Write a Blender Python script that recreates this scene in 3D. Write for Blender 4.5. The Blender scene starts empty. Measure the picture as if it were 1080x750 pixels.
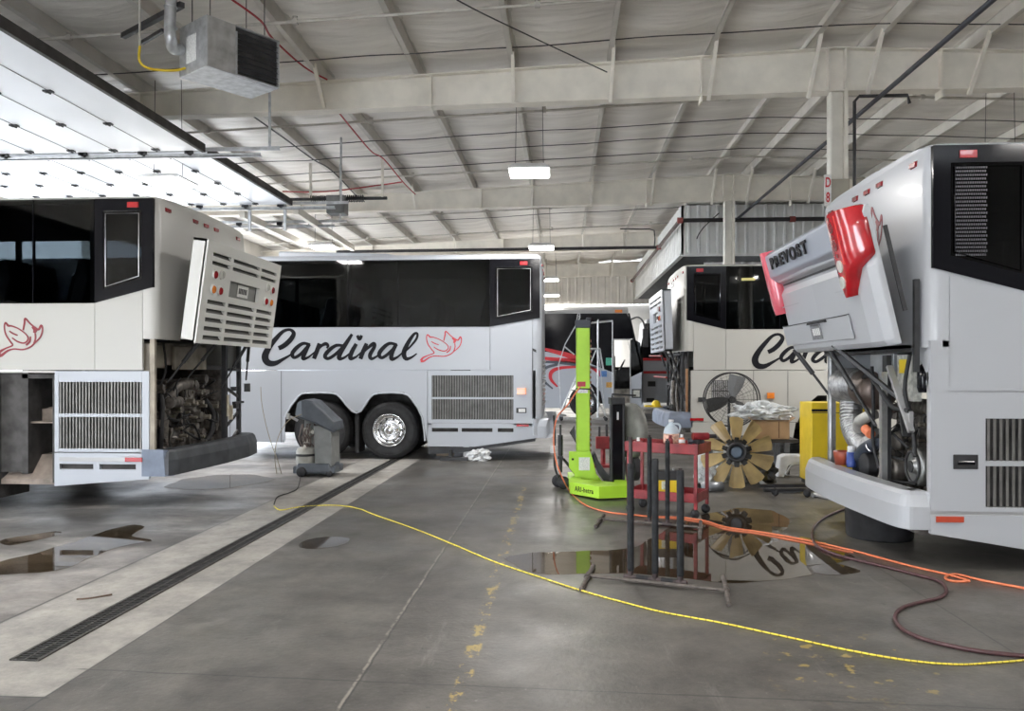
import bpy, bmesh, math, random
from mathutils import Matrix, Vector
random.seed(7)
C = bpy.context.scene.collection
PI = math.pi
# ------------------------------------------------------------------ camera model (1080x750 frame)
FPX, HOR, CX = 840.0, 390.0, 540.0
TH = math.atan(52/840.0)
CT, ST = math.cos(TH), math.sin(TH)
CAMH = 1.6
def ray(px, py):
    a = (px-CX)/FPX; b = (HOR-py)/FPX
    return Vector((a*CT-ST, a*ST+CT, b))
def atY(px, py, Y):
    d = ray(px, py); t = Y/d.y
    return Vector((d.x*t, Y, CAMH+d.z*t))
def atX(px, py, X):
    d = ray(px, py); t = X/d.x
    return Vector((X, d.y*t, CAMH+d.z*t))
def atZ(px, py, z=0.0):
    d = ray(px, py); t = (z-CAMH)/d.z
    return Vector((d.x*t, d.y*t, z))
G = lambda px, py, z=0.0: atZ(px, py, z)

# ------------------------------------------------------------------ materials
MATS = {}
def mat(name, col, rough=.5, metal=0., var=0., scale=6., bump=0., coat=0., dirt=None, emis=0., stretch=(1,1,1), spec=.5, grime=0.):
    if name in MATS: return MATS[name]
    m = bpy.data.materials.new(name); m.use_nodes = True
    nt = m.node_tree; N = nt.nodes; Lk = nt.links
    b = N['Principled BSDF']
    c = (*col, 1)
    b.inputs['Base Color'].default_value = c
    b.inputs['Roughness'].default_value = rough
    b.inputs['Metallic'].default_value = metal
    b.inputs['Coat Weight'].default_value = coat
    b.inputs['Specular IOR Level'].default_value = spec
    if emis:
        b.inputs['Emission Color'].default_value = c; b.inputs['Emission Strength'].default_value = emis
    tc = N.new('ShaderNodeTexCoord'); mp = N.new('ShaderNodeMapping'); mp.inputs['Scale'].default_value = stretch
    Lk.new(tc.outputs['Object'], mp.inputs['Vector'])
    nz = N.new('ShaderNodeTexNoise'); nz.inputs['Scale'].default_value = scale; nz.inputs['Detail'].default_value = 5
    Lk.new(mp.outputs['Vector'], nz.inputs['Vector'])
    if var:
        mx = N.new('ShaderNodeMix'); mx.data_type = 'RGBA'
        d = dirt if dirt else tuple(x*(1-var) for x in col)
        l = tuple(min(1, x*(1+var*.6)) for x in col) if not dirt else col
        mx.inputs['A'].default_value = (*d, 1); mx.inputs['B'].default_value = (*l, 1)
        rp = N.new('ShaderNodeMapRange'); rp.inputs['From Min'].default_value = .3; rp.inputs['From Max'].default_value = .65
        Lk.new(nz.outputs['Fac'], rp.inputs['Value']); Lk.new(rp.outputs['Result'], mx.inputs['Factor'])
        Lk.new(mx.outputs['Result'], b.inputs['Base Color'])
        r2 = N.new('ShaderNodeMapRange'); r2.inputs['To Min'].default_value = min(1, rough*1.35); r2.inputs['To Max'].default_value = rough*.8
        Lk.new(nz.outputs['Fac'], r2.inputs['Value']); Lk.new(r2.outputs['Result'], b.inputs['Roughness'])
    if bump:
        bp = N.new('ShaderNodeBump'); bp.inputs['Strength'].default_value = bump; bp.inputs['Distance'].default_value = .02
        Lk.new(nz.outputs['Fac'], bp.inputs['Height']); Lk.new(bp.outputs['Normal'], b.inputs['Normal'])
    MATS[name] = m
    return m
def glassmat(name, tint, gloss=.03, ior=1.5, tintfac=1.0):
    m = bpy.data.materials.new(name); m.use_nodes = True
    nt = m.node_tree; N = nt.nodes; Lk = nt.links
    N.remove(N['Principled BSDF'])
    out = N['Material Output']
    tr = N.new('ShaderNodeBsdfTransparent'); tr.inputs[0].default_value = (*tint, 1)
    gl = N.new('ShaderNodeBsdfGlossy'); gl.inputs['Roughness'].default_value = gloss
    fr = N.new('ShaderNodeFresnel'); fr.inputs['IOR'].default_value = ior
    tc = N.new('ShaderNodeTexCoord'); nz = N.new('ShaderNodeTexNoise'); nz.inputs['Scale'].default_value = 1.5
    bp = N.new('ShaderNodeBump'); bp.inputs['Strength'].default_value = .05; bp.inputs['Distance'].default_value = .01
    Lk.new(tc.outputs['Object'], nz.inputs['Vector']); Lk.new(nz.outputs['Fac'], bp.inputs['Height'])
    Lk.new(bp.outputs['Normal'], gl.inputs['Normal']); Lk.new(bp.outputs['Normal'], fr.inputs['Normal'])
    mx = N.new('ShaderNodeMixShader')
    ge = N.new('ShaderNodeNewGeometry'); sb_ = N.new('ShaderNodeMath'); sb_.operation = 'SUBTRACT'; sb_.inputs[0].default_value = 1; Lk.new(ge.outputs['Backfacing'], sb_.inputs[1]); mu_ = N.new('ShaderNodeMath'); mu_.operation = 'MULTIPLY'; Lk.new(fr.outputs[0], mu_.inputs[0]); Lk.new(sb_.outputs[0], mu_.inputs[1]); Lk.new(mu_.outputs[0], mx.inputs[0]); Lk.new(tr.outputs[0], mx.inputs[1]); Lk.new(gl.outputs[0], mx.inputs[2])
    Lk.new(mx.outputs[0], out.inputs['Surface'])
    MATS[name] = m
    return m
cream = mat('cream_paint', (.44,.432,.40), .34)
white = mat('white_paint', (.425,.448,.49), .33)
white4 = mat('pearl_paint', (.40,.41,.43), .30, coat=.1)
creamlit = mat('cream_rear_lit', (.50,.49,.46), .30)  # cream copy with the rear face's lighting put into its colour
silver = mat('silver_paint', (.40,.40,.40), .35, metal=.25, coat=.2)
hatchgrey = mat('hatch_grey', (.66,.66,.63), .4)
steelgrey = mat('steel_beam_paint', (.82,.775,.69), .55, var=.1, scale=3)
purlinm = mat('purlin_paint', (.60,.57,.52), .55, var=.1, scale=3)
black = mat('black_rubber', (.018,.018,.02), .6, var=.3, scale=9, bump=.2)
foam = mat('black_foam', (.011,.012,.014), .75, var=.3, scale=18, bump=.3)
blackm = mat('black_metal', (.03,.03,.032), .45, var=.35, scale=10)
blackgloss = mat('black_gloss', (.006,.006,.008), .10, spec=.22)
grime = mat('engine_grime', (.10,.088,.078), .65, var=.6, scale=14, bump=.6)
grime2 = mat('oily_metal', (.16,.145,.13), .45, metal=.5, var=.6, scale=12, bump=.4)
baypanel = mat('bay_panel', (.24,.22,.19), .6, var=.5, scale=5, bump=.2)
baydark = mat('bay_dark', (.05,.047,.045), .7, var=.5, scale=6)
brownpan = mat('compartment_brown', (.22,.18,.15), .65, var=.5, scale=5, bump=.2)
alu = mat('aluminium', (.55,.55,.55), .35, metal=.9, var=.25, scale=7)
alucor = mat('aluminium_duct', (.42,.42,.42), .4, metal=.8, var=.35, scale=20, bump=.5)
chrome = mat('chrome_wheel', (.75,.75,.75), .18, metal=1., var=.15, scale=12)
galv = mat('galvanised', (.52,.53,.54), .4, metal=.6, var=.2, scale=12)
slatm = mat('grille_slat', (.19,.185,.175), .4, metal=.5, var=.25, scale=9)
bumperdk = mat('bumper_plastic', (.055,.06,.068), .5, var=.25, scale=5)
bluegrey = mat('bumper_cap', (.16,.19,.25), .45, var=.25, scale=5)
red = mat('red_lens', (.40,.012,.018), .15, var=.2, scale=8, coat=.6)
redcart = mat('red_enamel', (.25,.02,.024), .38, var=.35, scale=8)
orangel = mat('orange_lens', (.75,.22,.03), .2, var=.15, scale=8, coat=.5)
clearl = mat('clear_lens', (.55,.55,.5), .15, var=.2, scale=20, coat=.6)
darkred = mat('dark_red_lens', (.25,.015,.02), .2, var=.2, scale=8, coat=.5)
decalk = mat('black_decal', (.008,.008,.011), .5, spec=.2)
decalr = mat('red_decal', (.55,.03,.04), .35, var=.1)
decaldr = mat('dark_red_decal', (.22,.02,.03), .35, var=.1)
decalg = mat('grey_decal', (.08,.09,.11), .35, var=.1)
lime = mat('lime_paint', (.42,.72,.04), .38, var=.08, scale=4)
yellow = mat('yellow_paint', (.72,.52,.02), .4, var=.12, scale=4)
yellowc = mat('yellow_cable', (.72,.60,.06), .5, var=.15, scale=30)
orangeh = mat('orange_hose', (.72,.20,.09), .5, var=.12, scale=20)
darkh = mat('maroon_hose', (.07,.028,.03), .45, var=.3, scale=15)
brownpipe = mat('rusty_pipe', (.09,.075,.065), .6, var=.5, scale=18, bump=.3)
beige = mat('beige_blade', (.50,.37,.16), .45, var=.35, scale=4, dirt=(.30,.22,.11))
card = mat('cardboard', (.42,.27,.15), .8, var=.15, scale=5)
plast = mat('clear_plastic_wrap', (.55,.57,.58), .2, var=.3, scale=12, bump=.6)
whitepl = mat('white_plastic', (.62,.63,.64), .4, var=.15, scale=8)
greymach = mat('grey_machine', (.20,.205,.20), .5, var=.15, scale=8)
dgreymach = mat('dark_grey_machine', (.07,.08,.095), .4, var=.2, scale=8)
tank = mat('grey_tank', (.36,.35,.31), .5, var=.25, scale=8)
seatm = mat('seat_fabric', (.05,.05,.06), .8, var=.3, scale=8)
intm = mat('bus_interior', (.07,.07,.075), .7, var=.2, scale=3)
labelw = mat('white_label', (.72,.72,.70), .5, var=.2, scale=60)
blue = mat('blue_plastic', (.03,.06,.25), .4, var=.1)
redbrown = mat('red_brown_plastic', (.30,.06,.03), .4, var=.1)
glass = glassmat('tinted_glass', (.34,.36,.37))
glassq = glassmat('dark_tinted_glass', (.17,.18,.19))
ironpipe = mat('black_iron_pipe', (.03,.028,.03), .45, var=.3, scale=6)
redpipe = mat('red_wire', (.42,.03,.04), .5, var=.1)
whitepipe = mat('white_sprinkler_pipe', (.52,.49,.44), .5, var=.15, scale=8)
lampm = mat('lamp_diffuser', (1,.98,.95), .5, emis=9.)
lamph = mat('lamp_housing', (.7,.7,.7), .4, var=.05)
rubberseal = mat('door_seal', (.05,.045,.042), .6, var=.2)
corr = mat('corrugated_siding', (.78,.78,.76), .5, var=.08, scale=2)
corrw = mat('white_siding', (.86,.82,.75), .5, var=.08, scale=2)

# ------------------------------------------------------------------ mesh builder
class MB:
    def __init__(s, M=None): s.bm = bmesh.new(); s.M = M
    def _q(s, vs, smooth=False):
        try:
            f = s.bm.faces.new(vs); f.smooth = smooth; return f
        except ValueError: return None
    def hull8(s, P):
        v = [s.bm.verts.new(p) for p in P]
        for q in ((0,3,2,1),(4,5,6,7),(0,1,5,4),(1,2,6,5),(2,3,7,6),(3,0,4,7)): s._q([v[i] for i in q])
        return s
    def box(s, x0,x1,y0,y1,z0,z1):
        return s.hull8([(x0,y0,z0),(x1,y0,z0),(x1,y1,z0),(x0,y1,z0),(x0,y0,z1),(x1,y0,z1),(x1,y1,z1),(x0,y1,z1)])
    def bar(s, p0, p1, w, h=None, up=(0,0,1)):
        h = h or w; p0 = Vector(p0); p1 = Vector(p1); d = (p1-p0).normalized(); u = Vector(up)
        if abs(d.dot(u)) > .98: u = Vector((0,1,0))
        sd = d.cross(u).normalized(); u = sd.cross(d).normalized()
        a, b = sd*w/2, u*h/2
        return s.hull8([p0-a-b, p0+a-b, p0+a+b, p0-a+b, p1-a-b, p1+a-b, p1+a+b, p1-a+b])
    def tube(s, pts, r, n=10, caps=True, ring_r=None):
        pts = [Vector(p) for p in pts]; rings = []
        u = None
        for i, p in enumerate(pts):
            d = (pts[min(i+1,len(pts)-1)]-pts[max(i-1,0)]).normalized()
            if u is None:
                u = Vector((0,0,1)) if abs(d.z) < .9 else Vector((1,0,0))
            u = (u-d*u.dot(d)).normalized(); w = d.cross(u)
            rr = r[i] if isinstance(r, (list,tuple)) else r
            rings.append([s.bm.verts.new(p+(u*math.cos(2*PI*k/n)+w*math.sin(2*PI*k/n))*rr) for k in range(n)])
        for a, b in zip(rings, rings[1:]):
            for k in range(n): s._q([a[k], a[(k+1)%n], b[(k+1)%n], b[k]], True)
        if caps:
            for rg in (rings[0], rings[-1]):
                s._q([s.bm.verts.new(v.co) for v in rg])
        return s
    def cyl(s, p0, p1, r, r1=None, n=16): return s.tube([p0,p1], [r, r if r1 is None else r1], n)
    def lathe(s, prof, o=(0,0,0), ax=(0,0,1), n=24):
        o = Vector(o); ax = Vector(ax).normalized()
        u = Vector((0,0,1)) if abs(ax.z) < .9 else Vector((1,0,0))
        u = (u-ax*u.dot(ax)).normalized(); w = ax.cross(u); rings = []
        for r, h in prof:
            if r < 1e-6: rings.append([s.bm.verts.new(o+ax*h)])
            else: rings.append([s.bm.verts.new(o+ax*h+(u*math.cos(2*PI*k/n)+w*math.sin(2*PI*k/n))*r) for k in range(n)])
        for a, b in zip(rings, rings[1:]):
            for k in range(n):
                k2 = (k+1)%n
                if len(a) == 1 and len(b) == 1: continue
                if len(a) == 1: s._q([a[0], b[k2], b[k]], True)
                elif len(b) == 1: s._q([a[k], a[k2], b[0]], True)
                else: s._q([a[k], a[k2], b[k2], b[k]], True)
        return s
    def prism(s, poly, f0, f1):
        """poly of 2d points; f0/f1 map a 2d point to the two 3d faces"""
        a = [s.bm.verts.new(f0(*p)) for p in poly]; b = [s.bm.verts.new(f1(*p)) for p in poly]
        n = len(poly)
        s._q(a); s._q(list(reversed(b)))
        for i in range(n): s._q([a[i], b[i], b[(i+1)%n], a[(i+1)%n]])
        return s
    def loft(s, rings, closed_ends=True, smooth=False):
        R = [[s.bm.verts.new(p) for p in r] for r in rings]; n = len(rings[0])
        for a, b in zip(R, R[1:]):
            for k in range(n): s._q([a[k], a[(k+1)%n], b[(k+1)%n], b[k]], smooth)
        if closed_ends:
            for rg in (R[0], R[-1]): s._q([s.bm.verts.new(v.co) for v in rg] if smooth else rg)
        return s
    def torus(s, o, R, r, ax=(0,0,1), n=32, m=8):
        o = Vector(o); ax = Vector(ax).normalized()
        u = Vector((0,0,1)) if abs(ax.z) < .9 else Vector((1,0,0))
        u = (u-ax*u.dot(ax)).normalized(); w = ax.cross(u); rings = []
        for i in range(n):
            d = u*math.cos(2*PI*i/n)+w*math.sin(2*PI*i/n)
            rings.append([s.bm.verts.new(o+d*(R+r*math.cos(2*PI*k/m))+ax*r*math.sin(2*PI*k/m)) for k in range(m)])
        for i in range(n):
            a, b = rings[i], rings[(i+1)%n]
            for k in range(m): s._q([a[k], a[(k+1)%m], b[(k+1)%m], b[k]], True)
        return s
    def build(s, name, m, parent=None, bevel=0, loc=None):
        if s.M is not None: s.bm.transform(s.M)
        bmesh.ops.recalc_face_normals(s.bm, faces=s.bm.faces)
        me = bpy.data.meshes.new(name); s.bm.to_mesh(me); s.bm.free()
        me.materials.append(m)
        o = bpy.data.objects.new(name, me); C.objects.link(o)
        if parent is not None: o.parent = parent
        if loc: o.location = loc
        if bevel:
            md = o.modifiers.new('bevel', 'BEVEL'); md.width = bevel; md.segments = 2; md.limit_method = 'ANGLE'; md.angle_limit = math.radians(40)
        return o
def smooth_pts(pts, k=6):
    """Catmull-Rom through tuples of any length"""
    P = [pts[0]]+list(pts)+[pts[-1]]; out = []
    for i in range(1, len(P)-2):
        for j in range(k):
            t = j/k; r = []
            for a, b, c, d in zip(P[i-1], P[i], P[i+1], P[i+2]):
                r.append(.5*(2*b+(c-a)*t+(2*a-5*b+4*c-d)*t*t+(3*b-a-3*c+d)*t*t*t))
            out.append(tuple(r))
    out.append(tuple(pts[-1]))
    return out
def thing(name, label, cat, loc=(0,0,0), rotz=0, group=None):
    o = bpy.data.objects.new(name, None); C.objects.link(o); o.empty_display_size = .2
    o.location = loc; o.rotation_euler = (0,0,rotz); o['label'] = label; o['category'] = cat
    if group: o['group'] = group
    return o
def tag(o, label, cat, group=None):
    o['label'] = label; o['category'] = cat
    if group: o['group'] = group
    return o
def struct(o): o['kind'] = 'structure'; return o
def dup(root, loc, label=None, rotz=None):
    r = root.copy(); C.objects.link(r); r.location = loc
    if rotz is not None: r.rotation_euler = (0,0,rotz)
    if label: r['label'] = label
    for ch in list(root.children):
        c = ch.copy(); C.objects.link(c); c.parent = r
        for g in list(ch.children):
            d = g.copy(); C.objects.link(d); d.parent = c
    return r
def stroke(mb, pts, f, th, wf=1.0, k=6):
    """brush stroke of varying width; f maps (x,y,h) to 3d"""
    S = smooth_pts(pts, k); L=[]; Rr=[]
    for i, p in enumerate(S):
        a = S[max(i-1,0)]; b = S[min(i+1,len(S)-1)]
        dx, dy = b[0]-a[0], b[1]-a[1]; l = math.hypot(dx,dy) or 1
        nx, ny = -dy/l, dx/l; w = max(p[2]*wf/2, .3)
        L.append((p[0]+nx*w, p[1]+ny*w)); Rr.append((p[0]-nx*w, p[1]-ny*w))
    rings = [[f(*l,0), f(*r,0), f(*r,th), f(*l,th)] for l, r in zip(L,Rr)]
    mb.loft(rings)
def text_mesh(txt, size, ext, M, name, m, parent, bold=0.0, xs=1.0, sp_=1.0):
    cu = bpy.data.curves.new(name, 'FONT'); cu.body = txt; cu.size = size; cu.extrude = ext; cu.offset = bold
    cu.space_character = sp_; cu.align_x = 'CENTER'; cu.align_y = 'CENTER'
    t = bpy.data.objects.new(name+'_tmp', cu); C.objects.link(t)
    bpy.context.view_layer.update()
    me = bpy.data.meshes.new_from_object(t.evaluated_get(bpy.context.evaluated_depsgraph_get()))
    bpy.data.objects.remove(t)
    me.transform(M @ Matrix.Diagonal((xs,1,1,1)))
    me.materials.clear(); me.materials.append(m)
    me.name = name
    o = bpy.data.objects.new(name, me); C.objects.link(o)
    if parent: o.parent = parent
    return o
# ================================================================== THE SETTING
RX = 4.11                                   # ridge / column line
def zr(x): return 6.40-.042*abs(x-RX)       # underside of the purlins
XL, XR, YB, YE = -10.6, 17.0, -5.0, 36.5
def floor_material():
    m = bpy.data.materials.new('concrete_floor'); m.use_nodes = True
    nt = m.node_tree; N = nt.nodes; Lk = nt.links; b = N['Principled BSDF']
    tc = N.new('ShaderNodeTexCoord'); sp = N.new('ShaderNodeSeparateXYZ'); Lk.new(tc.outputs['Object'], sp.inputs[0])
    def math_(op, a, b_=None, c=None, clamp=False):
        n = N.new('ShaderNodeMath'); n.operation = op; n.use_clamp = clamp
        for i, v in enumerate((a, b_, c)):
            if v is None: continue
            if isinstance(v, (int, float)): n.inputs[i].default_value = v
            else: Lk.new(v, n.inputs[i])
        return n.outputs[0]
    def noise(sc, det=6, st=(1,1,1), rough=.6):
        mp = N.new('ShaderNodeMapping'); mp.inputs['Scale'].default_value = st; Lk.new(tc.outputs['Object'], mp.inputs['Vector'])
        n = N.new('ShaderNodeTexNoise'); n.inputs['Scale'].default_value = sc; n.inputs['Detail'].default_value = det; n.inputs['Roughness'].default_value = rough
        Lk.new(mp.outputs[0], n.inputs['Vector']); return n.outputs['Fac']
    def ramp(v, a, b_): return ramp2(v, a, b_)
    def ramp2(v, a, b_, lo=0., hi=1.):
        n = N.new('ShaderNodeMapRange'); n.inputs['From Min'].default_value = a; n.inputs['From Max'].default_value = b_
        n.inputs['To Min'].default_value = lo; n.inputs['To Max'].default_value = hi; Lk.new(v, n.inputs['Value']); return n.outputs['Result']
    def mix(f, a, b_, t='MIX'):
        n = N.new('ShaderNodeMix'); n.data_type = 'RGBA'; n.blend_type = t
        for k, v in (('Factor', f), ('A', a), ('B', b_)):
            if isinstance(v, (int, float)): n.inputs[k].default_value = v
            elif isinstance(v, tuple): n.inputs[k].default_value = (*v, 1)
            else: Lk.new(v, n.inputs[k])
        return n.outputs['Result']
    X, Y = sp.outputs[0], sp.outputs[1]
    def band(v, lo, hi, soft=.004):
        a = ramp2(v, lo-soft, lo+soft); c = ramp2(v, hi-soft, hi+soft, 1., 0.); return math_('MULTIPLY', a, c)
    base = mix(ramp(noise(.55, 8), .35, .65), (.068,.064,.058), (.138,.130,.118))
    base = mix(ramp(noise(14, 6), .3, .7), mix(1., base, (.88,.88,.88), 'MULTIPLY'), base)
    base = mix(math_('MULTIPLY', ramp(noise(55, 3), .55, .72), .25), base, (.10,.10,.095))
    # lighter concrete strip beside the drain
    strip = math_('MULTIPLY', band(X, -3.53, -2.52, .01), ramp2(Y, 3.72, 3.76))
    sc = mix(ramp(noise(1.3, 8, (1,.5,1)), .3, .7), (.24,.228,.21), (.33,.315,.29))
    base = mix(strip, base, sc)
    # left slab, worn lighter with dark oil stains
    left = ramp2(X, -3.56, -3.54, 1., 0.)
    lc = mix(ramp(noise(.7, 9, (1,1.6,1)), .42, .58), (.115,.107,.10), (.32,.30,.28))
    base = mix(math_('MULTIPLY', left, .85), base, lc)
    # tyre scuffs and scratches
    scr = ramp(noise(3.0, 12, (1,.12,1), .75), .60, .66)
    base = mix(math_('MULTIPLY', scr, .22), base, (.34,.33,.31))
    # scattered oil stains
    st = ramp(noise(.9, 10, rough=.7), .60, .68)
    base = mix(math_('MULTIPLY', st, .55), base, (.06,.056,.052))
    base = mix(math_('MULTIPLY', math_('MULTIPLY', math_('MULTIPLY', band(Y, 6.9, 9.6, .5), left), ramp(noise(1.1, 8, (.6,1.6,1)), .38, .52)), .72), base, (.055,.052,.050))  # darker mottled band across the left slab beside the left coach
    base = mix(.75, base, mix(ramp(noise(2.6, 12, rough=.78), .36, .62), mix(1., base, (.55,.55,.56), 'MULTIPLY'), mix(1., base, (1.36,1.34,1.31), 'MULTIPLY')))
    base = mix(math_('MULTIPLY', ramp(noise(26, 9, rough=.8), .60, .66), .5), base, (.33,.32,.30))
    base = mix(math_('MULTIPLY', math_('MULTIPLY', ramp(noise(18, 4, rough=.5), .70, .74), .6), 1.), base, (.03,.03,.03))
    # worn yellow line
    wob = math_('MULTIPLY', math_('SUBTRACT', noise(4), .5), .05)
    xl = math_('ADD', X, wob)
    yl = band(xl, -.545, -.465, .008)
    wear = ramp(noise(9, 8, (1,.55,1), .75), .53, .57)
    seg = ramp(noise(.9, 2, (0,1,0)), .40, .55)
    yl = math_('MULTIPLY', yl, math_('MULTIPLY', wear, ramp2(Y, 10.5, 11, 1., 0.)))
    base = mix(math_('MULTIPLY', yl, .6), base, (.48,.34,.07))
    spot = math_('MULTIPLY', band(X, 1.15, 2.0, .1), band(Y, 4.0, 4.9, .15))
    base = mix(math_('MULTIPLY', math_('MULTIPLY', spot, ramp(noise(8, 6), .60, .64)), .6), base, (.45,.33,.08))
    # joints
    wj_ = math_('ADD', X, math_('MULTIPLY', math_('SUBTRACT', noise(6), .5), .03))
    j = math_('MULTIPLY', band(wj_, -1.058, -1.042, .004), ramp(noise(12, 8), .40, .5))
    base = mix(math_('MULTIPLY', j, .55), base, (.36,.33,.28))
    j = band(wj_, -1.040, -1.030, .004)
    for lo, hi in ((-3.545,-3.533),(-2.522,-2.512),(2.55,2.56)): j = math_('MAXIMUM', j, band(X, lo, hi, .004))
    yy = math_('ADD', Y, math_('ADD', math_('MULTIPLY', X, .045), math_('MULTIPLY', math_('SUBTRACT', noise(5), .5), .03)))
    j2 = math_('MULTIPLY', band(yy, 3.982, 3.994, .004), ramp2(X, -2.6, -2.55))
    j = math_('MAXIMUM', j, j2)
    j = math_('MAXIMUM', j, band(Y, 16.9, 16.915, .004)); j = math_('MAXIMUM', j, math_('MULTIPLY', band(Y, 3.73, 3.745, .004), band(X, -3.53, -2.5, .01)))
    base = mix(math_('MULTIPLY', j, .85), base, (.03,.03,.03))
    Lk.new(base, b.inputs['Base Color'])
    wet = ramp(noise(.8, 6), .40, .62)
    rgh = math_('SUBTRACT', .50, math_('MULTIPLY', wet, .20))
    Lk.new(math_('ADD', rgh, math_('MULTIPLY', strip, .2)), b.inputs['Roughness'])
    bp = N.new('ShaderNodeBump'); bp.inputs['Strength'].default_value = .22; bp.inputs['Distance'].default_value = .012
    Lk.new(noise(30, 9), bp.inputs['Height']); Lk.new(bp.outputs[0], b.inputs['Normal'])
    return m
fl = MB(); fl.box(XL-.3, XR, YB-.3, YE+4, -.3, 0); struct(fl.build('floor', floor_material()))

gr = MB(); gr.box(-60, XL-.3, -30, YE+30, -.3, -.01); gr.box(XR+.3, 60, -30, YE+30, -.3, -.01); struct(gr.build('ground', mat('outside_concrete',(.72,.70,.67),.8,var=.1,scale=1)))
# ---- insulated ceiling, sagging between the purlins
PUR = [3.70-1.47*k for k in range(10)] + [4.55+1.47*k for k in range(8)]
PURS = sorted(PUR)
def ceil_mat():
    m = bpy.data.materials.new('insulation_facing'); m.use_nodes = True
    nt = m.node_tree; N = nt.nodes; Lk = nt.links; b = N['Principled BSDF']
    tc = N.new('ShaderNodeTexCoord'); mp = N.new('ShaderNodeMapping'); mp.inputs['Scale'].default_value = (.35,2.2,1)
    Lk.new(tc.outputs['Object'], mp.inputs[0])
    nz = N.new('ShaderNodeTexNoise'); nz.inputs['Scale'].default_value = 1.6; nz.inputs['Detail'].default_value = 6; Lk.new(mp.outputs[0], nz.inputs['Vector'])
    cr = N.new('ShaderNodeValToRGB'); cr.color_ramp.elements[0].position = .3; cr.color_ramp.elements[1].position = .7
    cr.color_ramp.elements[0].color = (.66,.62,.57,1); cr.color_ramp.elements[1].color = (.86,.82,.76,1)
    Lk.new(nz.outputs['Fac'], cr.inputs[0]); Lk.new(cr.outputs[0], b.inputs['Base Color'])
    b.inputs['Roughness'].default_value = .45
    bp = N.new('ShaderNodeBump'); bp.inputs['Strength'].default_value = .7; bp.inputs['Distance'].default_value = .12
    Lk.new(nz.outputs['Fac'], bp.inputs['Height']); Lk.new(bp.outputs[0], b.inputs['Normal'])
    return m
cb = MB(); bm = cb.bm
xs = []
ed = [XL]+PURS+[XR]
for a, b_ in zip(ed, ed[1:]):
    n = 6
    for i in range(n): xs.append((a+(b_-a)*i/n, math.sin(PI*i/n)))
xs.append((XR, 0))
ys = [YB+.38*k for k in range(int((YE-YB)/.38)+2)]
rng = random.Random(3)
strap = [rng.uniform(.4,1.) for _ in ys]
grid = []
for iy, y in enumerate(ys):
    row = []
    for x, sg in xs:
        ph = abs(math.sin(PI*y/1.52))
        row.append(bm.verts.new((x, y, zr(x)+.20-.13*sg*(.3+.7*ph)*strap[iy//4*4%len(strap)])))
    grid.append(row)
for r0, r1 in zip(grid, grid[1:]):
    for i in range(len(r0)-1): 
        f = bm.faces.new([r0[i], r0[i+1], r1[i+1], r1[i]]); f.smooth = True
top = cb
ce = cb.build('ceiling', ceil_mat()); struct(ce)
sol = ce.modifiers.new('thickness', 'SOLIDIFY'); sol.thickness = .15; sol.offset = 1

# ---- walls
def corrugated(name, p0, p1, z0, z1, m, pitch=.3, depth=.04, th=.06):
    """wall panel from p0 to p1 with vertical ribs"""
    p0 = Vector((*p0,0)); p1 = Vector((*p1,0)); d = p1-p0; L = d.length; d.normalize(); n = Vector((d.y,-d.x,0))
    prof = []; x = 0
    while x < L-pitch:
        prof += [(x,0),(x+pitch*.62,0),(x+pitch*.70,depth),(x+pitch*.92,depth)]; x += pitch
    prof += [(x,0),(L,0)]
    mb = MB()
    poly = prof+[(L,-th),(0,-th)]
    mb.loft([[p0+d*a+n*b_+Vector((0,0,z0)) for a,b_ in poly],[p0+d*a+n*b_+Vector((0,0,z1)) for a,b_ in poly]])
    return mb.build(name, m)
wl = MB()
wl.box(XL-.25, XL, YB, YE, 4.75, 6.1)
for y0, y1 in ((YB,YB+.4),(.0,6.6),(11.98,12.12),(17.4,18.0),(22.6,23.2),(28,YE)): wl.box(XL-.25, XL, y0, y1, 0, 4.75)
struct(wl.build('wall_left', corrw))
wr = MB(); wr.box(XR, XR+.25, YB, YE, 0, 6.3); struct(wr.build('wall_right', corr))
struct(corrugated('wall_back', (XL-.2, YE-.3), (XR, YE-.3), 4.55, 6.45, corrw, pitch=.32))
wb = MB()
wb.box(XL, XR, YE-.2, YE, 0, 4.55)
struct(wb.build('wall_back_lower', corr))
wf = MB(); wf.box(XL-.25, XR+.25, YB-.25, YB, 2.9, 6.3); wf.box(-1.5, XR+.25, YB-.25, YB, 0, 2.9); wf.box(XL-.25, XL+.3, YB-.25, YB, 0, 2.9); wf.box(XL, -6, YB-.25, YB, 0, 2.9); struct(wf.build('wall_front', corr))  # unseen wall; low opening added to let fill light in
lo = MB(); lo.box(XL-.25, XL, YB, 6.6, 2.9, 4.75); struct(lo.build('wall_left_header', corrw))  # keeps the added unseen light opening low, out of glass reflections
# mezzanine block behind the second frame
MZX, MZY, MZB = 3.32, 22.3, 4.78
struct(corrugated('wall_mezzanine_front', (MZX, MZY), (XR-.1, MZY), MZB, 6.15, corr, pitch=.26))
struct(corrugated('wall_mezzanine_side', (MZX, YE-.5), (MZX, MZY), MZB, 6.15, corr, pitch=.5, depth=.02))
ms = MB(); ms.box(MZX+.1, XR-.1, MZY+.1, YE-.5, MZB, MZB+.12); struct(ms.build('ceiling_mezzanine', mat('soffit_dark', (.07,.075,.08), .6, var=.2)))
ml = corrugated('wall_mezzanine_recessed', (MZX+.9, MZY+1.6), (XR-.1, MZY+1.6), 0, MZB, corr, pitch=.3); struct(ml)
t3 = MB(); t3.box(MZX-.06, XR-.1, MZY-.09, MZY+.06, MZB-.04, MZB+.02); t3.box(MZX-.07, MZX+.06, MZY, YE-.5, MZB-.04, MZB+.02)
struct(t3.build('trim_1', corr))

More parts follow.
